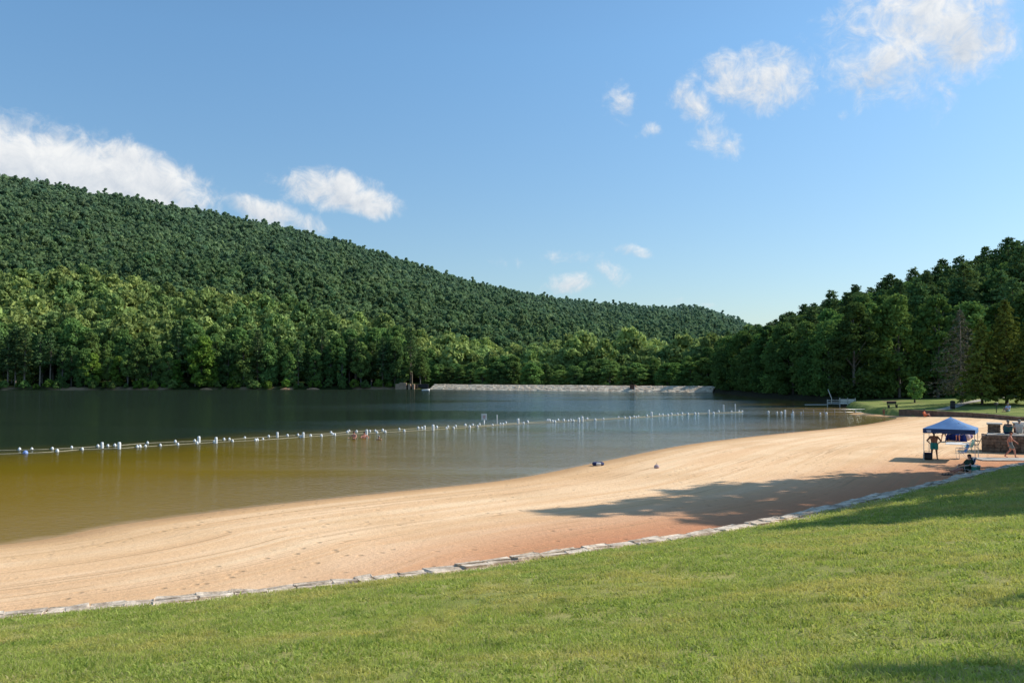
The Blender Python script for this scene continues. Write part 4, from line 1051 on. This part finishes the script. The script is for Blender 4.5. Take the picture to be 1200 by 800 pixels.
BENCHSIT = pose(pel=(0, -.05, .14), che=(0, -.1, .50), nek=(0, -.08, .68), hed=(0, -.03, .83), shL=(-.185, -.1, .62), shR=(.185, -.1, .62), elL=(-.25, -.0, .38), wrL=(-.16, .22, .26), elR=(.25, -.0, .38), wrR=(.16, .22, .26),
                hiL=(-.095, -.03, .12), knL=(-.12, .40, .14), anL=(-.12, .46, -.28), toL=(-.13, .6, -.32), hiR=(.095, -.03, .12), knR=(.12, .40, .14), anR=(.12, .46, -.28), toR=(.13, .6, -.32))
VIEW = lambda p: math.atan2(p.x, p.y)             # bearing of a place as seen from the viewpoint

pt_ = GB(1095, 538)
person('bare-backed man in teal swim shorts with hands on hips beside the blue canopy', pt_, face_rz(pt_.x, pt_.y), HIPS, M['skin_tan'], M['hair'], shorts=M['teal'], scale=1.0, bulk=1.15)
q = GB(1107.5, 516.5)
person('person in teal top and dark shorts standing beyond the canopy on the left', q, face_rz(-.7, .3), WALK, M['skin'], M['hair'], shorts=M['black'], shirt=M['teal_dark'], scale=.9)
q = GB(1122.5, 517.5)
person('person in blue shorts standing before the small blue beach tent', q, face_rz(-q.x, -q.y), pose(elR=(.22, .12, 1.14), wrR=(.12, .3, 1.12)), M['skin_pink'], M['hair'], shorts=M['royal'], shirt=M['maroon'], scale=.9, legs_long=True)
q = GB(1184.5, 536.5)
person('bare-chested person in grey shorts walking past the stone platform', q, face_rz(.8, -.5), WALK, M['skin_pink'], M['hair'], shorts=M['grey'], scale=.98)
q = GB(1084.5, 488.2)
person('person in an orange top sitting on the far sand behind the canopy', q, face_rz(.7, -.7), SIT, M['skin_pink'], M['hair'], shorts=M['orange'], shirt=M['orange'], scale=1.02)
q = GB(1035.8, 487.6)
person('tanned person standing at the water edge by the end of the railing', q, face_rz(-.4, -1), pose(), M['skin_tan'], M['hair'], shorts=M['brownfab'], scale=.62)
q = GU(1180.5, 482.5)
person('person in a pale blue top sitting at the foot of the wide spruce', q, face_rz(-.9, -.5), SIT, M['skin'], M['hair_grey'], shorts=M['paleblue'], shirt=M['paleblue'], scale=1.15, bulk=1.2)
# swimmers standing waist to chest deep
for (x, y, dz, lab, sk, rz_) in ((415, 514.3, -1.02, 'pink-shouldered swimmer in the shallow water, the left of the pair', 'skin_pink', 2.6), (427, 513.4, -1.12, 'swimmer beside the pair with shoulders above the water', 'skin_pink', 3.6), (444.2, 515.2, -1.36, 'swimmer further right with only the head above water', 'skin', 3.0)):
    q = G(x, y, 0)
    person(lab, (q.x, q.y, dz), rz_, pose(elL=(-.36, .12, 1.22), wrL=(-.3, .34, 1.15), elR=(.36, .12, 1.22), wrR=(.3, .34, 1.15)), M[sk], M['hair'] if dz > -1.2 else M['hair_grey'], shorts=M['navy'], scale=1.0)

# ------------------------------------------------------------------ canopy tent
A0 = Vector((25.5, 53.0, 0)); u_ = Vector((.53, .848, 0)).normalized(); v_ = Vector((u_.y, -u_.x, 0)); W_ = 2.75
cz = beach_z(27, 53.5)
ctr = A0 + (u_ + v_) * W_ / 2
tent = thing('canopy_tent', 'blue peaked pop-up canopy on four white legs standing on the beach', 'canopy', (ctr.x, ctr.y, cz), math.atan2(v_.y, v_.x))
hw = W_ / 2; ze = 1.93; zp = 2.62
roof = MB(); n_ = 8; V = []; F = []
for i in range(n_ + 1):
    for j in range(n_ + 1):
        a, b_ = -1 + 2 * i / n_, -1 + 2 * j / n_; mmax = max(abs(a), abs(b_))
        sag = -.05 * math.sin(math.pi * mmax) * (1 - abs(abs(a) - abs(b_)) ** .5 * .3)
        V.append((a * (hw + .05), b_ * (hw + .05), zp + (ze - zp) * mmax ** 1.05 + sag))
for i in range(n_):
    for j in range(n_): k = i * (n_ + 1) + j; F.append((k, k + n_ + 1, k + n_ + 2, k + 1))
roof.raw(V, F).build('roof', M['canopy_blue'], tent, True)
e = hw + .055
for nm, (p0, p1) in enumerate((((-e, -e), (e, -e)), ((e, -e), (e, e)), ((e, e), (-e, e)), ((-e, e), (-e, -e)))):
    mb = MB(); V = []; F = []
    for i in range(13):
        t = i / 12; x = p0[0] + (p1[0] - p0[0]) * t; y = p0[1] + (p1[1] - p0[1]) * t; wv = .012 * math.sin(t * 25)
        V += [(x, y, ze + .004), (x * (1 + wv), y * (1 + wv), ze - .26 - .015 * math.sin(t * math.pi * 6) ** 2)]
    for i in range(12): F.append((2 * i, 2 * i + 2, 2 * i + 3, 2 * i + 1))
    mb.raw(V, F).build('valance', M['valance_shade'] if nm == 0 else M['canopy_blue'], tent)  # front valance darker than the rest: its shade is put into the colour
MB().box((-hw + .28, -e - .006, ze - .15), (.26, .006, .13), 0, 0, .1).build('logo_patch', M['paleblue'], tent)
for sx_, sy_ in ((-1, -1), (1, -1), (1, 1), (-1, 1)):
    mb = MB(); mb.tube([(sx_ * hw * 1.02, sy_ * hw * 1.02, .02), (sx_ * hw, sy_ * hw, ze - .02)], .022, 6); mb.box((sx_ * hw * 1.02, sy_ * hw * 1.02, .01), (.11, .11, .02)); mb.build('leg', M['steel_white'], tent)
fr = MB()
for a, b_ in (((-1, -1), (1, -1)), ((1, -1), (1, 1)), ((1, 1), (-1, 1)), ((-1, 1), (-1, -1))):
    for k in range(4):
        t0, t1 = k / 4, (k + 1) / 4; f = lambda t: (hw * (a[0] + (b_[0] - a[0]) * t), hw * (a[1] + (b_[1] - a[1]) * t))
        z0, z1 = (ze - .32, ze - .04) if k % 2 else (ze - .04, ze - .32)
        fr.tube([(*f(t0), z0), (*f(t1), z1)], .01, 4); fr.tube([(*f(t0), z1), (*f(t1), z0)], .01, 4)
for sx_, sy_ in ((-1, -1), (1, -1), (1, 1), (-1, 1)): fr.tube([(sx_ * hw, sy_ * hw, ze - .06), (0, 0, zp - .08)], .012, 4)
fr.build('frame', M['steel_white'], tent)

# ------------------------------------------------------------------ beach gear
q = GB(1087.3, 538.3)
cb = thing('cooler_bag', 'black soft cooler bag on the sand by the front canopy leg', 'bag', q, face_rz(q.x, q.y))
MB().box((0, 0, .2), (.52, .36, .38), 0, .01, .35).build('body', M['black'], cb); MB().box((0, 0, .415), (.50, .34, .05), 0, .005, .5).build('lid', M['navy'], cb)
MB().tube([(-.2, 0, .42), (-.17, 0, .53), (.17, 0, .53), (.2, 0, .42)], .014, 6).build('handle', M['black'], cb)
q = GB(1117.5, 517.2)
bt_ = thing('beach_tent', 'small royal blue beach shelter standing beyond the canopy', 'tent', q, face_rz(q.x, q.y) + .5)
V = []; F = []
for i in range(9):
    a = math.pi * i / 8
    for j in range(6):
        t = j / 5; rr = .85 * (1 - .35 * t * t); V.append((math.cos(a) * rr * (1 - .5 * t), -.4 + 1.15 * t, max(0.01, math.sin(a) * 1.02 * (1 - t ** 2.2))))
for i in range(8):
    for j in range(5): k = i * 6 + j; F.append((k, k + 6, k + 7, k + 1))
MB().raw(V, F).build('shell', M['tent_blue'], bt_, True)
for jj in (0, 2): MB().tube([V[i * 6 + jj] for i in range(9)], .014, 5).build('pole', M['black'], bt_, True)
q = GB(1131, 515.5)
bg = thing('beach_bag', 'plump pink-grey beach bag beside the blue shelter', 'bag', q, .4)
MB().lathe([(.30, .0), (.40, .06), (.42, .22), (.36, .42), (.28, .52), (.26, .53)], 16).build('body', M['pinkgrey'], bg, True)
MB().tube([(-.2, 0, .5), (-.16, 0, .74), (.16, 0, .74), (.2, 0, .5)], .02, 6).build('handle', M['maroon'], bg, True)
q = GB(1133.5, 514)
bg = thing('duffel_bag', 'purple duffel bag lying right of the blue shelter', 'bag', q, .2)
MB().capsule((-.3, 0, .2), .2, (.3, 0, .2), .2).build('body', M['purple'], bg, True); MB().tube([(-.16, 0, .38), (-.12, 0, .52), (.12, 0, .52), (.16, 0, .38)], .015, 6).build('handle', M['black'], bg)
def towel(px, py, w, d, rz, mat, label, name='beach_towel'):
    q = GB(px, py); V = []; F = []; nx, ny = 14, 10
    for i in range(nx + 1):
        for j in range(ny + 1):
            x, y = (i / nx - .5) * w, (j / ny - .5) * d; X = q.x + x * math.cos(rz) - y * math.sin(rz); Y = q.y + x * math.sin(rz) + y * math.cos(rz)
            V.append((X - q.x, Y - q.y, beach_z(X, Y) - q.z + .02 + .025 * abs(math.sin(x * 5 + j) * math.sin(y * 4 + 1))))
    for i in range(nx):
        for j in range(ny): k = i * (ny + 1) + j; F.append((k, k + ny + 1, k + ny + 2, k + 1))
    o = MB().raw(V, F).build(name, mat, None, True, q); return tag(o, label, 'blanket' if 'blanket' in name else 'towel')
towel(1122, 519.6, 1.55, 2.0, -.5, M['offwhite'], 'white blanket spread on the sand seen under the canopy', 'beach_blanket')
def chair(px, py, rz, fabric, label, low=False, frame='steel_white', stripe=None, name='beach_chair'):
    q = GB(px, py); t = thing(name, label, 'chair', q, rz)
    sh = .20 if low else .42; w = .54; bk = .62 if low else .5
    # seat and back are slung cloth
    def sling(p0, p1, nm, mt):
        V = []; F = []
        for i in range(9):
            t_ = i / 8
            for j in range(5):
                s_ = j / 4; V.append((-w / 2 + .03 + (w - .06) * s_, p0[0] + (p1[0] - p0[0]) * t_, p0[1] + (p1[1] - p0[1]) * t_ - .05 * math.sin(math.pi * t_) - .02 * math.sin(math.pi * s_)))
        for i in range(8):
            for j in range(4): k = i * 5 + j; F.append((k, k + 1, k + 6, k + 5))
        me = MB().raw(V, F).mesh(nm, True); o = link(nm, me, mt, t)
        if stripe and nm == 'backrest':
            me.materials.append(stripe)
            for f in me.polygons:
                if (f.index % 4) in (1, 3): f.material_index = 1
    sling((.25, sh + .04), (-.2, sh - .02), 'seat', fabric); sling((-.2, sh), (-.2 - bk * .42, sh + bk), 'backrest', fabric)
    for sg in (-1, 1):
        x = sg * w / 2
        mb = MB(); mb.tube([(x, .28, sh + .04), (x, -.22, sh - .03)], .012, 6); mb.tube([(x, -.16, sh - .1), (x, -.2 - bk * .44, sh + bk + .02)], .012, 6); mb.tube([(x, .27, sh + .04), (x, .27, sh + .2), (x, -.28, sh + .24)], .011, 6); mb.build('side_frame', M[frame], t)
        MB().tube([(x, .25, sh + .03), (x, .22, .0)], .012, 6).build('leg', M[frame], t); MB().tube([(x, .1, sh), (x, -.34, .0)], .012, 6).build('leg', M[frame], t)
        MB().box((x, -.02, sh + .245), (.055, .5, .025), 0, 0, .4).build('armrest', M['wood_pale'] if frame != 'black_metal' else M['black'], t)
    MB().tube([(-w / 2, .22, .01), (w / 2, .22, .01)], .01, 6).tube([(-w / 2, -.34, .01), (w / 2, -.34, .01)], .01, 6).tube([(-w / 2, -.2 - bk * .44, sh + bk + .02), (w / 2, -.2 - bk * .44, sh + bk + .02)], .012, 6).build('crossbar', M[frame], t)
    return t
chair(1127, 537.2, face_rz(-.95, .15), M['chair_blue'], 'blue folding beach chair empty in front of the canopy')
chair(1134.5, 530.2, face_rz(-.6, .8), M['cyan'], 'pale turquoise folding chair seen from behind by the platform')
chair(1143, 527.5, face_rz(-.8, .5), M['black'], 'black folding camp chair against the corner of the stone platform', frame='black_metal', name='camp_chair')
cq = GB(1131.5, 554.0)
crz = face_rz(-.97, -.18)
chair(1131.5, 554.0, crz, M['navy'], 'low reclined navy and white striped chair by the kerb wall', low=True, stripe=M['offwhite'])
person('person in dark green top sitting back in the low striped chair with legs out', cq + Vector((0, 0, -.13)), crz, pose(**{k: (v[0], v[1] - .02, v[2] + (.0 if k[:2] not in ('an', 'to') else .13)) for k, v in CHAIRSIT.items()}), M['skin_pink'], M['hair'], shorts=M['green_dark'], shirt=M['green_dark'], scale=.98, bulk=1.1)
q = GB(1143.7, 555.0)
cx_ = thing('cooler_box', 'green plastic cooler box behind the low striped chair', 'cooler', q, .5)
MB().box((0, 0, .2), (.34, .30, .38), 0, 0, .15).build('body', M['greenbox'], cx_); MB().box((0, 0, .42), (.36, .32, .07), 0, 0, .3).build('lid', M['offwhite'], cx_); MB().tube([(-.17, 0, .36), (-.17, 0, .50), (.17, 0, .50), (.17, 0, .36)], .012, 6).build('handle', M['offwhite'], cx_)
for (x, y, mt, lab, rz_) in ((1107.2, 556.4, 'black', 'pair of black sandals lying beyond the sitter\'s feet', .3), (1113, 556.2, 'wood_dark', 'pair of brown sandals lying by the sitter\'s feet', 1.0)):
    q = GB(x, y); t = thing('sandals', lab, 'sandals', q, rz_)
    for sg in (-1, 1):
        MB().box((sg * .09, 0, .025), (.10, .27, .03), sg * .15, .003, .4).build('sole', M[mt], t); MB().tube([(sg * .09 - .05, .03, .03), (sg * .09, .06, .085), (sg * .09 + .05, .03, .03)], .012, 5).build('strap', M[mt], t)
# navy inflatable ring at the waterline and a small towel
q = GB(701, 545.2)
it = thing('swim_ring', 'navy inflatable ring with a white patch lying at the water edge', 'inflatable', q, .4)
def torus(R_, r_, n1=28, n2=12, z=0, a0=0, a1=6.28318, k=1.0):
    V = []; F = []; full = a1 - a0 > 6.28
    m1 = n1 if full else n1 + 1
    for i in range(m1):
        a = a0 + (a1 - a0) * i / n1
        for j in range(n2): b_ = 6.28318 * j / n2; V.append(((R_ + r_ * math.cos(b_)) * math.cos(a), (R_ + r_ * math.cos(b_)) * math.sin(a), z + r_ * k * math.sin(b_)))
    for i in range(n1):
        for j in range(n2): i2 = (i + 1) % m1; F.append((i * n2 + j, i2 * n2 + j, i2 * n2 + (j + 1) % n2, i * n2 + (j + 1) % n2))
    return MB().raw(V, F)
torus(.28, .11, z=.11).build('ring', M['navy'], it, True)
torus(.28, .1125, 8, 12, .11, 3.9, 4.7).build('patch', M['offwhite'], it, True)
q = GB(769.5, 548.4)
tw = thing('beach_bag', 'small pinkish bag left on the sand near the water', 'bag', q, .6)
MB().lathe([(.12, 0), (.16, .04), (.15, .14), (.09, .2)], 12).build('body', M['pinkgrey'], tw, True); MB().tube([(-.07, 0, .18), (0, 0, .30), (.07, 0, .18)], .014, 5).build('handle', M['pinkgrey'], tw)

# ------------------------------------------------------------------ stone platform on the right with two people
f0 = GB(1151, 529.5); f1 = Vector((f0.x + .88, f0.y - .48, f0.z))
prz = math.atan2(f1.y - f0.y, f1.x - f0.x)
pl = thing('stone_platform', 'stepped brown stone platform with pale cap slabs at the right edge', 'platform', f0, prz)
def stone_block(x0, x1, y0, y1, z0, z1, seed, course=.2):
    random.seed(seed); mb = MB(); mb.box(((x0 + x1) / 2, (y0 + y1) / 2, (z0 + z1) / 2), (x1 - x0 - .12, y1 - y0 - .12, z1 - z0 - .04), 0, 0, .02)
    nz = max(1, round((z1 - z0) / course)); hz_ = (z1 - z0) / nz
    for k in range(nz):
        for side in range(2):
            s = 0; L_ = (x1 - x0) if side == 0 else (y1 - y0)
            while s < L_ - .05:
                l = min(random.uniform(.3, .75), L_ - s)
                if side == 0: mb.box((x0 + s + l / 2, y0 + .06 + random.uniform(-.015, .015), z0 + hz_ * (k + .5)), (l - .02, .16, hz_ - .015), 0, .008, .2)
                else: mb.box((x0 + .06 + random.uniform(-.015, .015), y0 + s + l / 2, z0 + hz_ * (k + .5)), (.16, l - .02, hz_ - .015), 0, .008, .2)
                s += l
    return mb
stone_block(0, 6.5, 0, 2.2, -.1, 1.12, 41).build('lower_wall', M['stone_brown'], pl)
stone_block(.40, 1.15, 1.7, 2.9, 1.2, 1.78, 42).build('pillar', M['stone_brown'], pl)
stone_block(2.0, 10, 3.0, 4.4, .9, 1.80, 43).build('upper_wall', M['stone_brown'], pl)
mb = MB(); random.seed(44); x = .3
while x < 6.3:
    l = random.uniform(.9, 1.6); mb.box((x + l / 2, 1.1, 1.17), (l - .02, 2.1, .09), 0, .006, .25); x += l
mb.build('cap_slab', M['concrete'], pl)
mb = MB(); mb.box((.78, 2.3, 1.83), (.95, 1.4, .09), 0, .006, .25); mb.box((6.0, 3.6, 1.85), (8.2, 1.6, .09), 0, .004, .2); mb.build('top_slab', M['concrete'], pl)
Rz = Matrix.Rotation(prz, 4, 'Z'); pw = lambda x, y, z: f0 + (Rz @ Vector((x, y, z)))
person('broad person in dark teal shirt sitting on the stone platform, back turned', pw(1.55, 1.0, 1.225), face_rz(.35, 1), SIT, M['skin'], M['hair_grey'], shorts=M['navy'], shirt=M['teal_dark'], scale=1.0, bulk=1.35)
person('person in a white top sitting on the platform right of the teal shirt', pw(2.25, 1.45, 1.225), face_rz(.6, 1), SIT, M['skin_pink'], M['hair_grey'], shorts=M['offwhite'], shirt=M['offwhite'], scale=1.02, bulk=1.0)
tb_ = thing('picnic_table', 'long white picnic table on the platform at the right edge', 'table', pw(4.3, 1.2, 1.215), prz)
MB().box((0, 0, .36), (3.2, .75, .05), 0, 0, .3).build('tabletop', M['white'], tb_)
for sg in (-1, 1): MB().box((sg * 1.2, 0, .165), (.08, .5, .33), 0, 0, .2).build('leg', M['galv'], tb_)
# concrete walkway slabs at the platform foot
q0 = GB(1146, 538.5)
mb = MB()
for k in range(5): mb.box((q0.x + .9 + k * 1.9, q0.y - .15 * k, q0.z + .015), (1.86, 1.7, .10), -.08, 0, .1)
tag(mb.build('paving', M['concrete']), kind='structure')

# ------------------------------------------------------------------ far lawn furniture, railing and pier
q = Vector((60.3, 117, upland_z(60.3, 117)))
bn = thing('trash_barrel', 'dark trash barrel on the far lawn left of the grey spruce', 'bin', q)
MB().lathe([(.30, 0), (.32, .03), (.32, .3), (.335, .32), (.32, .34), (.32, .64), (.335, .66), (.32, .68), (.32, .98), (.34, 1.0), (.30, 1.01), (.29, .9)], 20).build('drum', M['black_metal'], bn, True)
MB().lathe([(.33, .99), (.33, 1.03), (.2, 1.12), (.03, 1.14)], 20).build('lid', M['wood_dark'], bn, True)
q = Vector((60.6, 107, upland_z(60.6, 107)))
gr = thing('grill_post', 'black park grill on a single post above the retaining wall', 'grill', q, .5)
MB().tube([(0, 0, 0), (0, 0, .95)], .05, 8).build('post', M['black_metal'], gr); MB().box((0, 0, 1.12), (.36, .34, .30), 0, 0, .12).build('firebox', M['black_metal'], gr); MB().tube([(.18, 0, 1.1), (.32, 0, 1.1)], .015, 6).build('handle', M['black_metal'], gr)
a = G(929, 484.6, 0); b_ = Vector((54.5, 128.0, 0)); dvv = b_ - a; L_ = dvv.length
rl = thing('railing', 'galvanised pipe railing standing in the shallow water before the dock', 'railing', (a.x, a.y, 0), math.atan2(dvv.y, dvv.x))
for k in range(9): MB().tube([(L_ * k / 8, 0, -.8), (L_ * k / 8, 0, .62)], .035, 8).build('post', M['galv'], rl, True)
for z in (.6, .2): MB().tube([(0, 0, z), (L_, 0, z)], .03, 8).build('rail', M['galv'], rl, True)
q0 = P(969, 476, 153); q1 = P(1003, 476, 151)
dk = thing('fishing_dock', 'grey wooden fishing dock with pale plank rails by the dark wood', 'dock', (q0.x, q0.y, 0), math.atan2(q1.y - q0.y, q1.x - q0.x))
w = (q1 - q0).length
mb = MB()
for k in range(18): mb.box((w * (k + .5) / 18, 1.3, .52), (w / 18 - .02, 2.8, .07), 0, .003, .2)
mb.build('deck', M['wood_grey'], dk)
for x in (0.1, w * .45, w * .72, w - .1):
    MB().box((x, 0, .35), (.16, .16, 2.5 if x > 1 else 1.9), 0, 0, .1).build('post', M['wood_grey'], dk)
for k, (x0, x1) in enumerate(((w * .45 + .12, w * .72 - .12), (w * .72 + .12, w - .22))):
    mb = MB()
    for z in (.72, 1.0, 1.28): mb.box(((x0 + x1) / 2, -.1, z), (x1 - x0, .05, .21), 0, .004, .2)
    mb.build('rail_panel', M['wood_pale'], dk)
mb = MB()
for z in (.8, 1.15): mb.box((w * .22, -.1, z), (w * .42, .05, .12), 0, 0, .2)
mb.build('rail', M['wood_grey'], dk)
mb = MB()
for k in range(14): mb.box((-.15 - .27 * k, .6, .34 - .006 * k), (.25, 1.1, .06), 0, .004, .2)
mb.build('walkway', M['wood_pale'], dk)
MB().box((w * .72, .3, .1), (w * .5, .3, .7), 0, 0, .05).build('skirt', M['wood_dark'], dk)
mb = MB(); c0 = P(974.5, 466.5, 152.5); c1 = P(970.2, 456, 152.5)
mb.tube([tuple(c0 + Vector((0, 0, -1))), tuple(c0), tuple(c1)], [.07, .06, .04], 8); tag(mb.build('leaning_pole', M['wood_pale'], smooth=True), 'pale pole leaning to the left from the end of the dock', 'pole')
q = Vector((54.3, 122, upland_z(54.3, 122)))
bnch = thing('park_bench', 'dark bench at the edge of the far lawn by the beach tip', 'bench', q, .25)
MB().box((0, 0, .45), (1.6, .4, .06), 0, 0, .3).build('seat', M['wood_dark'], bnch); MB().box((0, .22, .78), (1.6, .05, .34), 0, 0, .3).build('backrest', M['wood_dark'], bnch)
for sg in (-1, 1): MB().box((sg * .65, 0, .21), (.07, .4, .42), 0, 0, .2).build('leg', M['black_metal'], bnch); MB().box((sg * .65, .22, .6), (.06, .05, .7), 0, 0, .2).build('upright', M['black_metal'], bnch)

# ------------------------------------------------------------------ light, sky, clouds
sun = bpy.data.lights.new('sun', 'SUN'); sun.energy = 5.0; sun.angle = R(.53); sun.color = (1, .945, .86)
so = bpy.data.objects.new('sun', sun); COL.objects.link(so); so.rotation_euler = (-SUND).to_track_quat('-Z', 'Y').to_euler()
w = bpy.data.worlds.new('World'); SC.world = w; w.use_nodes = True; nt = w.node_tree; nt.nodes.clear(); n = N(nt)
out = n.add('ShaderNodeOutputWorld'); bg = n.add('ShaderNodeBackground'); n.link(bg.outputs[0], out.inputs[0]); bg.inputs[1].default_value = .12
sky = n.add('ShaderNodeTexSky', sky_type='NISHITA', sun_disc=False, sun_elevation=SUN_EL, sun_rotation=SUN_AZ, altitude=300, air_density=1.0, dust_density=.7, ozone_density=2.0)
D = n.vmath('NORMALIZE', n.add('ShaderNodeTexCoord').outputs['Generated'])
nz1 = n.noise(D, 11, 7, .6, .35); nz2 = n.noise(D, 40, 6, .66, .5)
lightoff = n.vmath('ADD', D, tuple(Vector((.55, .0, .85)) * .010))
nz1b = n.noise(lightoff, 11, 7, .6, .35); nz2b = n.noise(lightoff, 40, 6, .66, .5)
nz = n.math('MULTIPLY_ADD', nz1, .5, n.math('MULTIPLY', nz2, .5)); nzb = n.math('MULTIPLY_ADD', nz1b, .5, n.math('MULTIPLY', nz2b, .5))
CL = [  # x, y, half-width, half-height (photo pixels), tilt, strength
    (60, 197, 86, 25, -.16, 1.4), (165, 208, 58, 22, -.35, 1.4), (212, 224, 32, 14, -.5, 1.15), (-60, 184, 110, 29, 0, 1.4), (318, 251, 44, 12, -.25, 1.15),
    (385, 222, 50, 18, -.1, 1.12), (432, 236, 32, 15, -.2, 1.1),
    (722, 117, 20, 24, .5, .74), (765, 150, 22, 10, .4, .48), (820, 126, 42, 19, -.7, .76), (842, 160, 30, 19, -.4, .7), (888, 98, 50, 28, -.1, .98),
    (1085, 30, 76, 46, .25, 1.0), (1150, 12, 56, 28, .6, .76), (1085, 95, 28, 34, .4, .60), (1025, 78, 40, 24, .2, .46), (988, 133, 8, 8, 0, .45),
    (664, 332, 30, 13, .1, .88), (648, 303, 78, 12, .05, .60), (715, 316, 42, 15, -.4, .55), (740, 294, 32, 9, -.2, .55), (790, 352, 18, 8, .2, .46), (840, 358, 28, 6, .05, .46), (870, 360, 10, 4, .1, .24), (1160, 296, 26, 7, .3, .4)]
field = None; shade = None
for (x, y, wx, wy, tl, st) in CL:
    c = ray(x, y).normalized(); r_ = Vector((c.y, -c.x, 0)).normalized(); u2 = r_.cross(c)
    rr = r_ * math.cos(tl) + u2 * math.sin(tl); uu = u2 * math.cos(tl) - r_ * math.sin(tl)
    a = n.math('MULTIPLY', n.vmath('DOT_PRODUCT', n.vmath('SUBTRACT', D, tuple(c)), tuple(rr)), 1000 / wx * c.y); b_ = n.math('MULTIPLY', n.vmath('DOT_PRODUCT', n.vmath('SUBTRACT', D, tuple(c)), tuple(uu)), 1000 / wy * c.y)
    e2 = n.math('SUBTRACT', 1.0, n.math('ADD', n.math('MULTIPLY', a, a), n.math('MULTIPLY', b_, b_)))
    e2 = n.math('MAXIMUM', e2, -3.0)
    v = n.math('MULTIPLY_ADD', e2, .42, st - .75)
    sh = n.math('MULTIPLY', n.math('ADD', b_, n.math('MULTIPLY', a, .25)), n.ramp(e2, -.4, .6))
    field = v if field is None else n.math('MAXIMUM', field, v)
    shade = sh if shade is None else n.math('ADD', shade, sh)
den = n.math('ADD', field, n.math('MULTIPLY', n.math('SUBTRACT', nz, .5), 3.3))
mask = n.math('POWER', n.ramp(den, -.08, .85), 1.2)
relief = n.math('MULTIPLY', n.math('SUBTRACT', nz, nzb), 2.2)
lit = n.math('ADD', n.math('MULTIPLY_ADD', shade, .28, .55), relief, clamp=True)
ccol = n.mix(lit, (4.7, 5.2, 5.9), (8.0, 8.0, 7.9))
dz_ = n.add('ShaderNodeSeparateXYZ'); n.link(D, dz_.inputs[0])
tint = n.mix(1.0, sky.outputs[0], n.mix(n.ramp(dz_.outputs[2], .0, .36, False), (.92, .95, .96), (1.06, 1.38, 1.46)), 'MULTIPLY')
skyc = n.mix(n.math('MULTIPLY', mask, .93), tint, ccol)
n.link(skyc, bg.inputs[0])

cam = bpy.data.cameras.new('camera'); co = bpy.data.objects.new('camera', cam); COL.objects.link(co)
cam.lens = 30; cam.sensor_width = 36; cam.clip_end = 20000; cam.clip_start = .1
co.location = CAM; co.rotation_euler = (math.pi / 2 + PITCH, 0, 0); SC.camera = co
SC.view_settings.view_transform = 'Standard'; SC.view_settings.look = 'None'; SC.view_settings.exposure = 0; SC.view_settings.gamma = 1
SC.cycles.max_bounces = 6; SC.cycles.diffuse_bounces = 3; SC.cycles.transmission_bounces = 3; SC.cycles.transparent_max_bounces = 6; SC.cycles.glossy_bounces = 3
SC.cycles.use_denoising = True; SC.cycles.caustics_reflective = False; SC.cycles.caustics_refractive = False
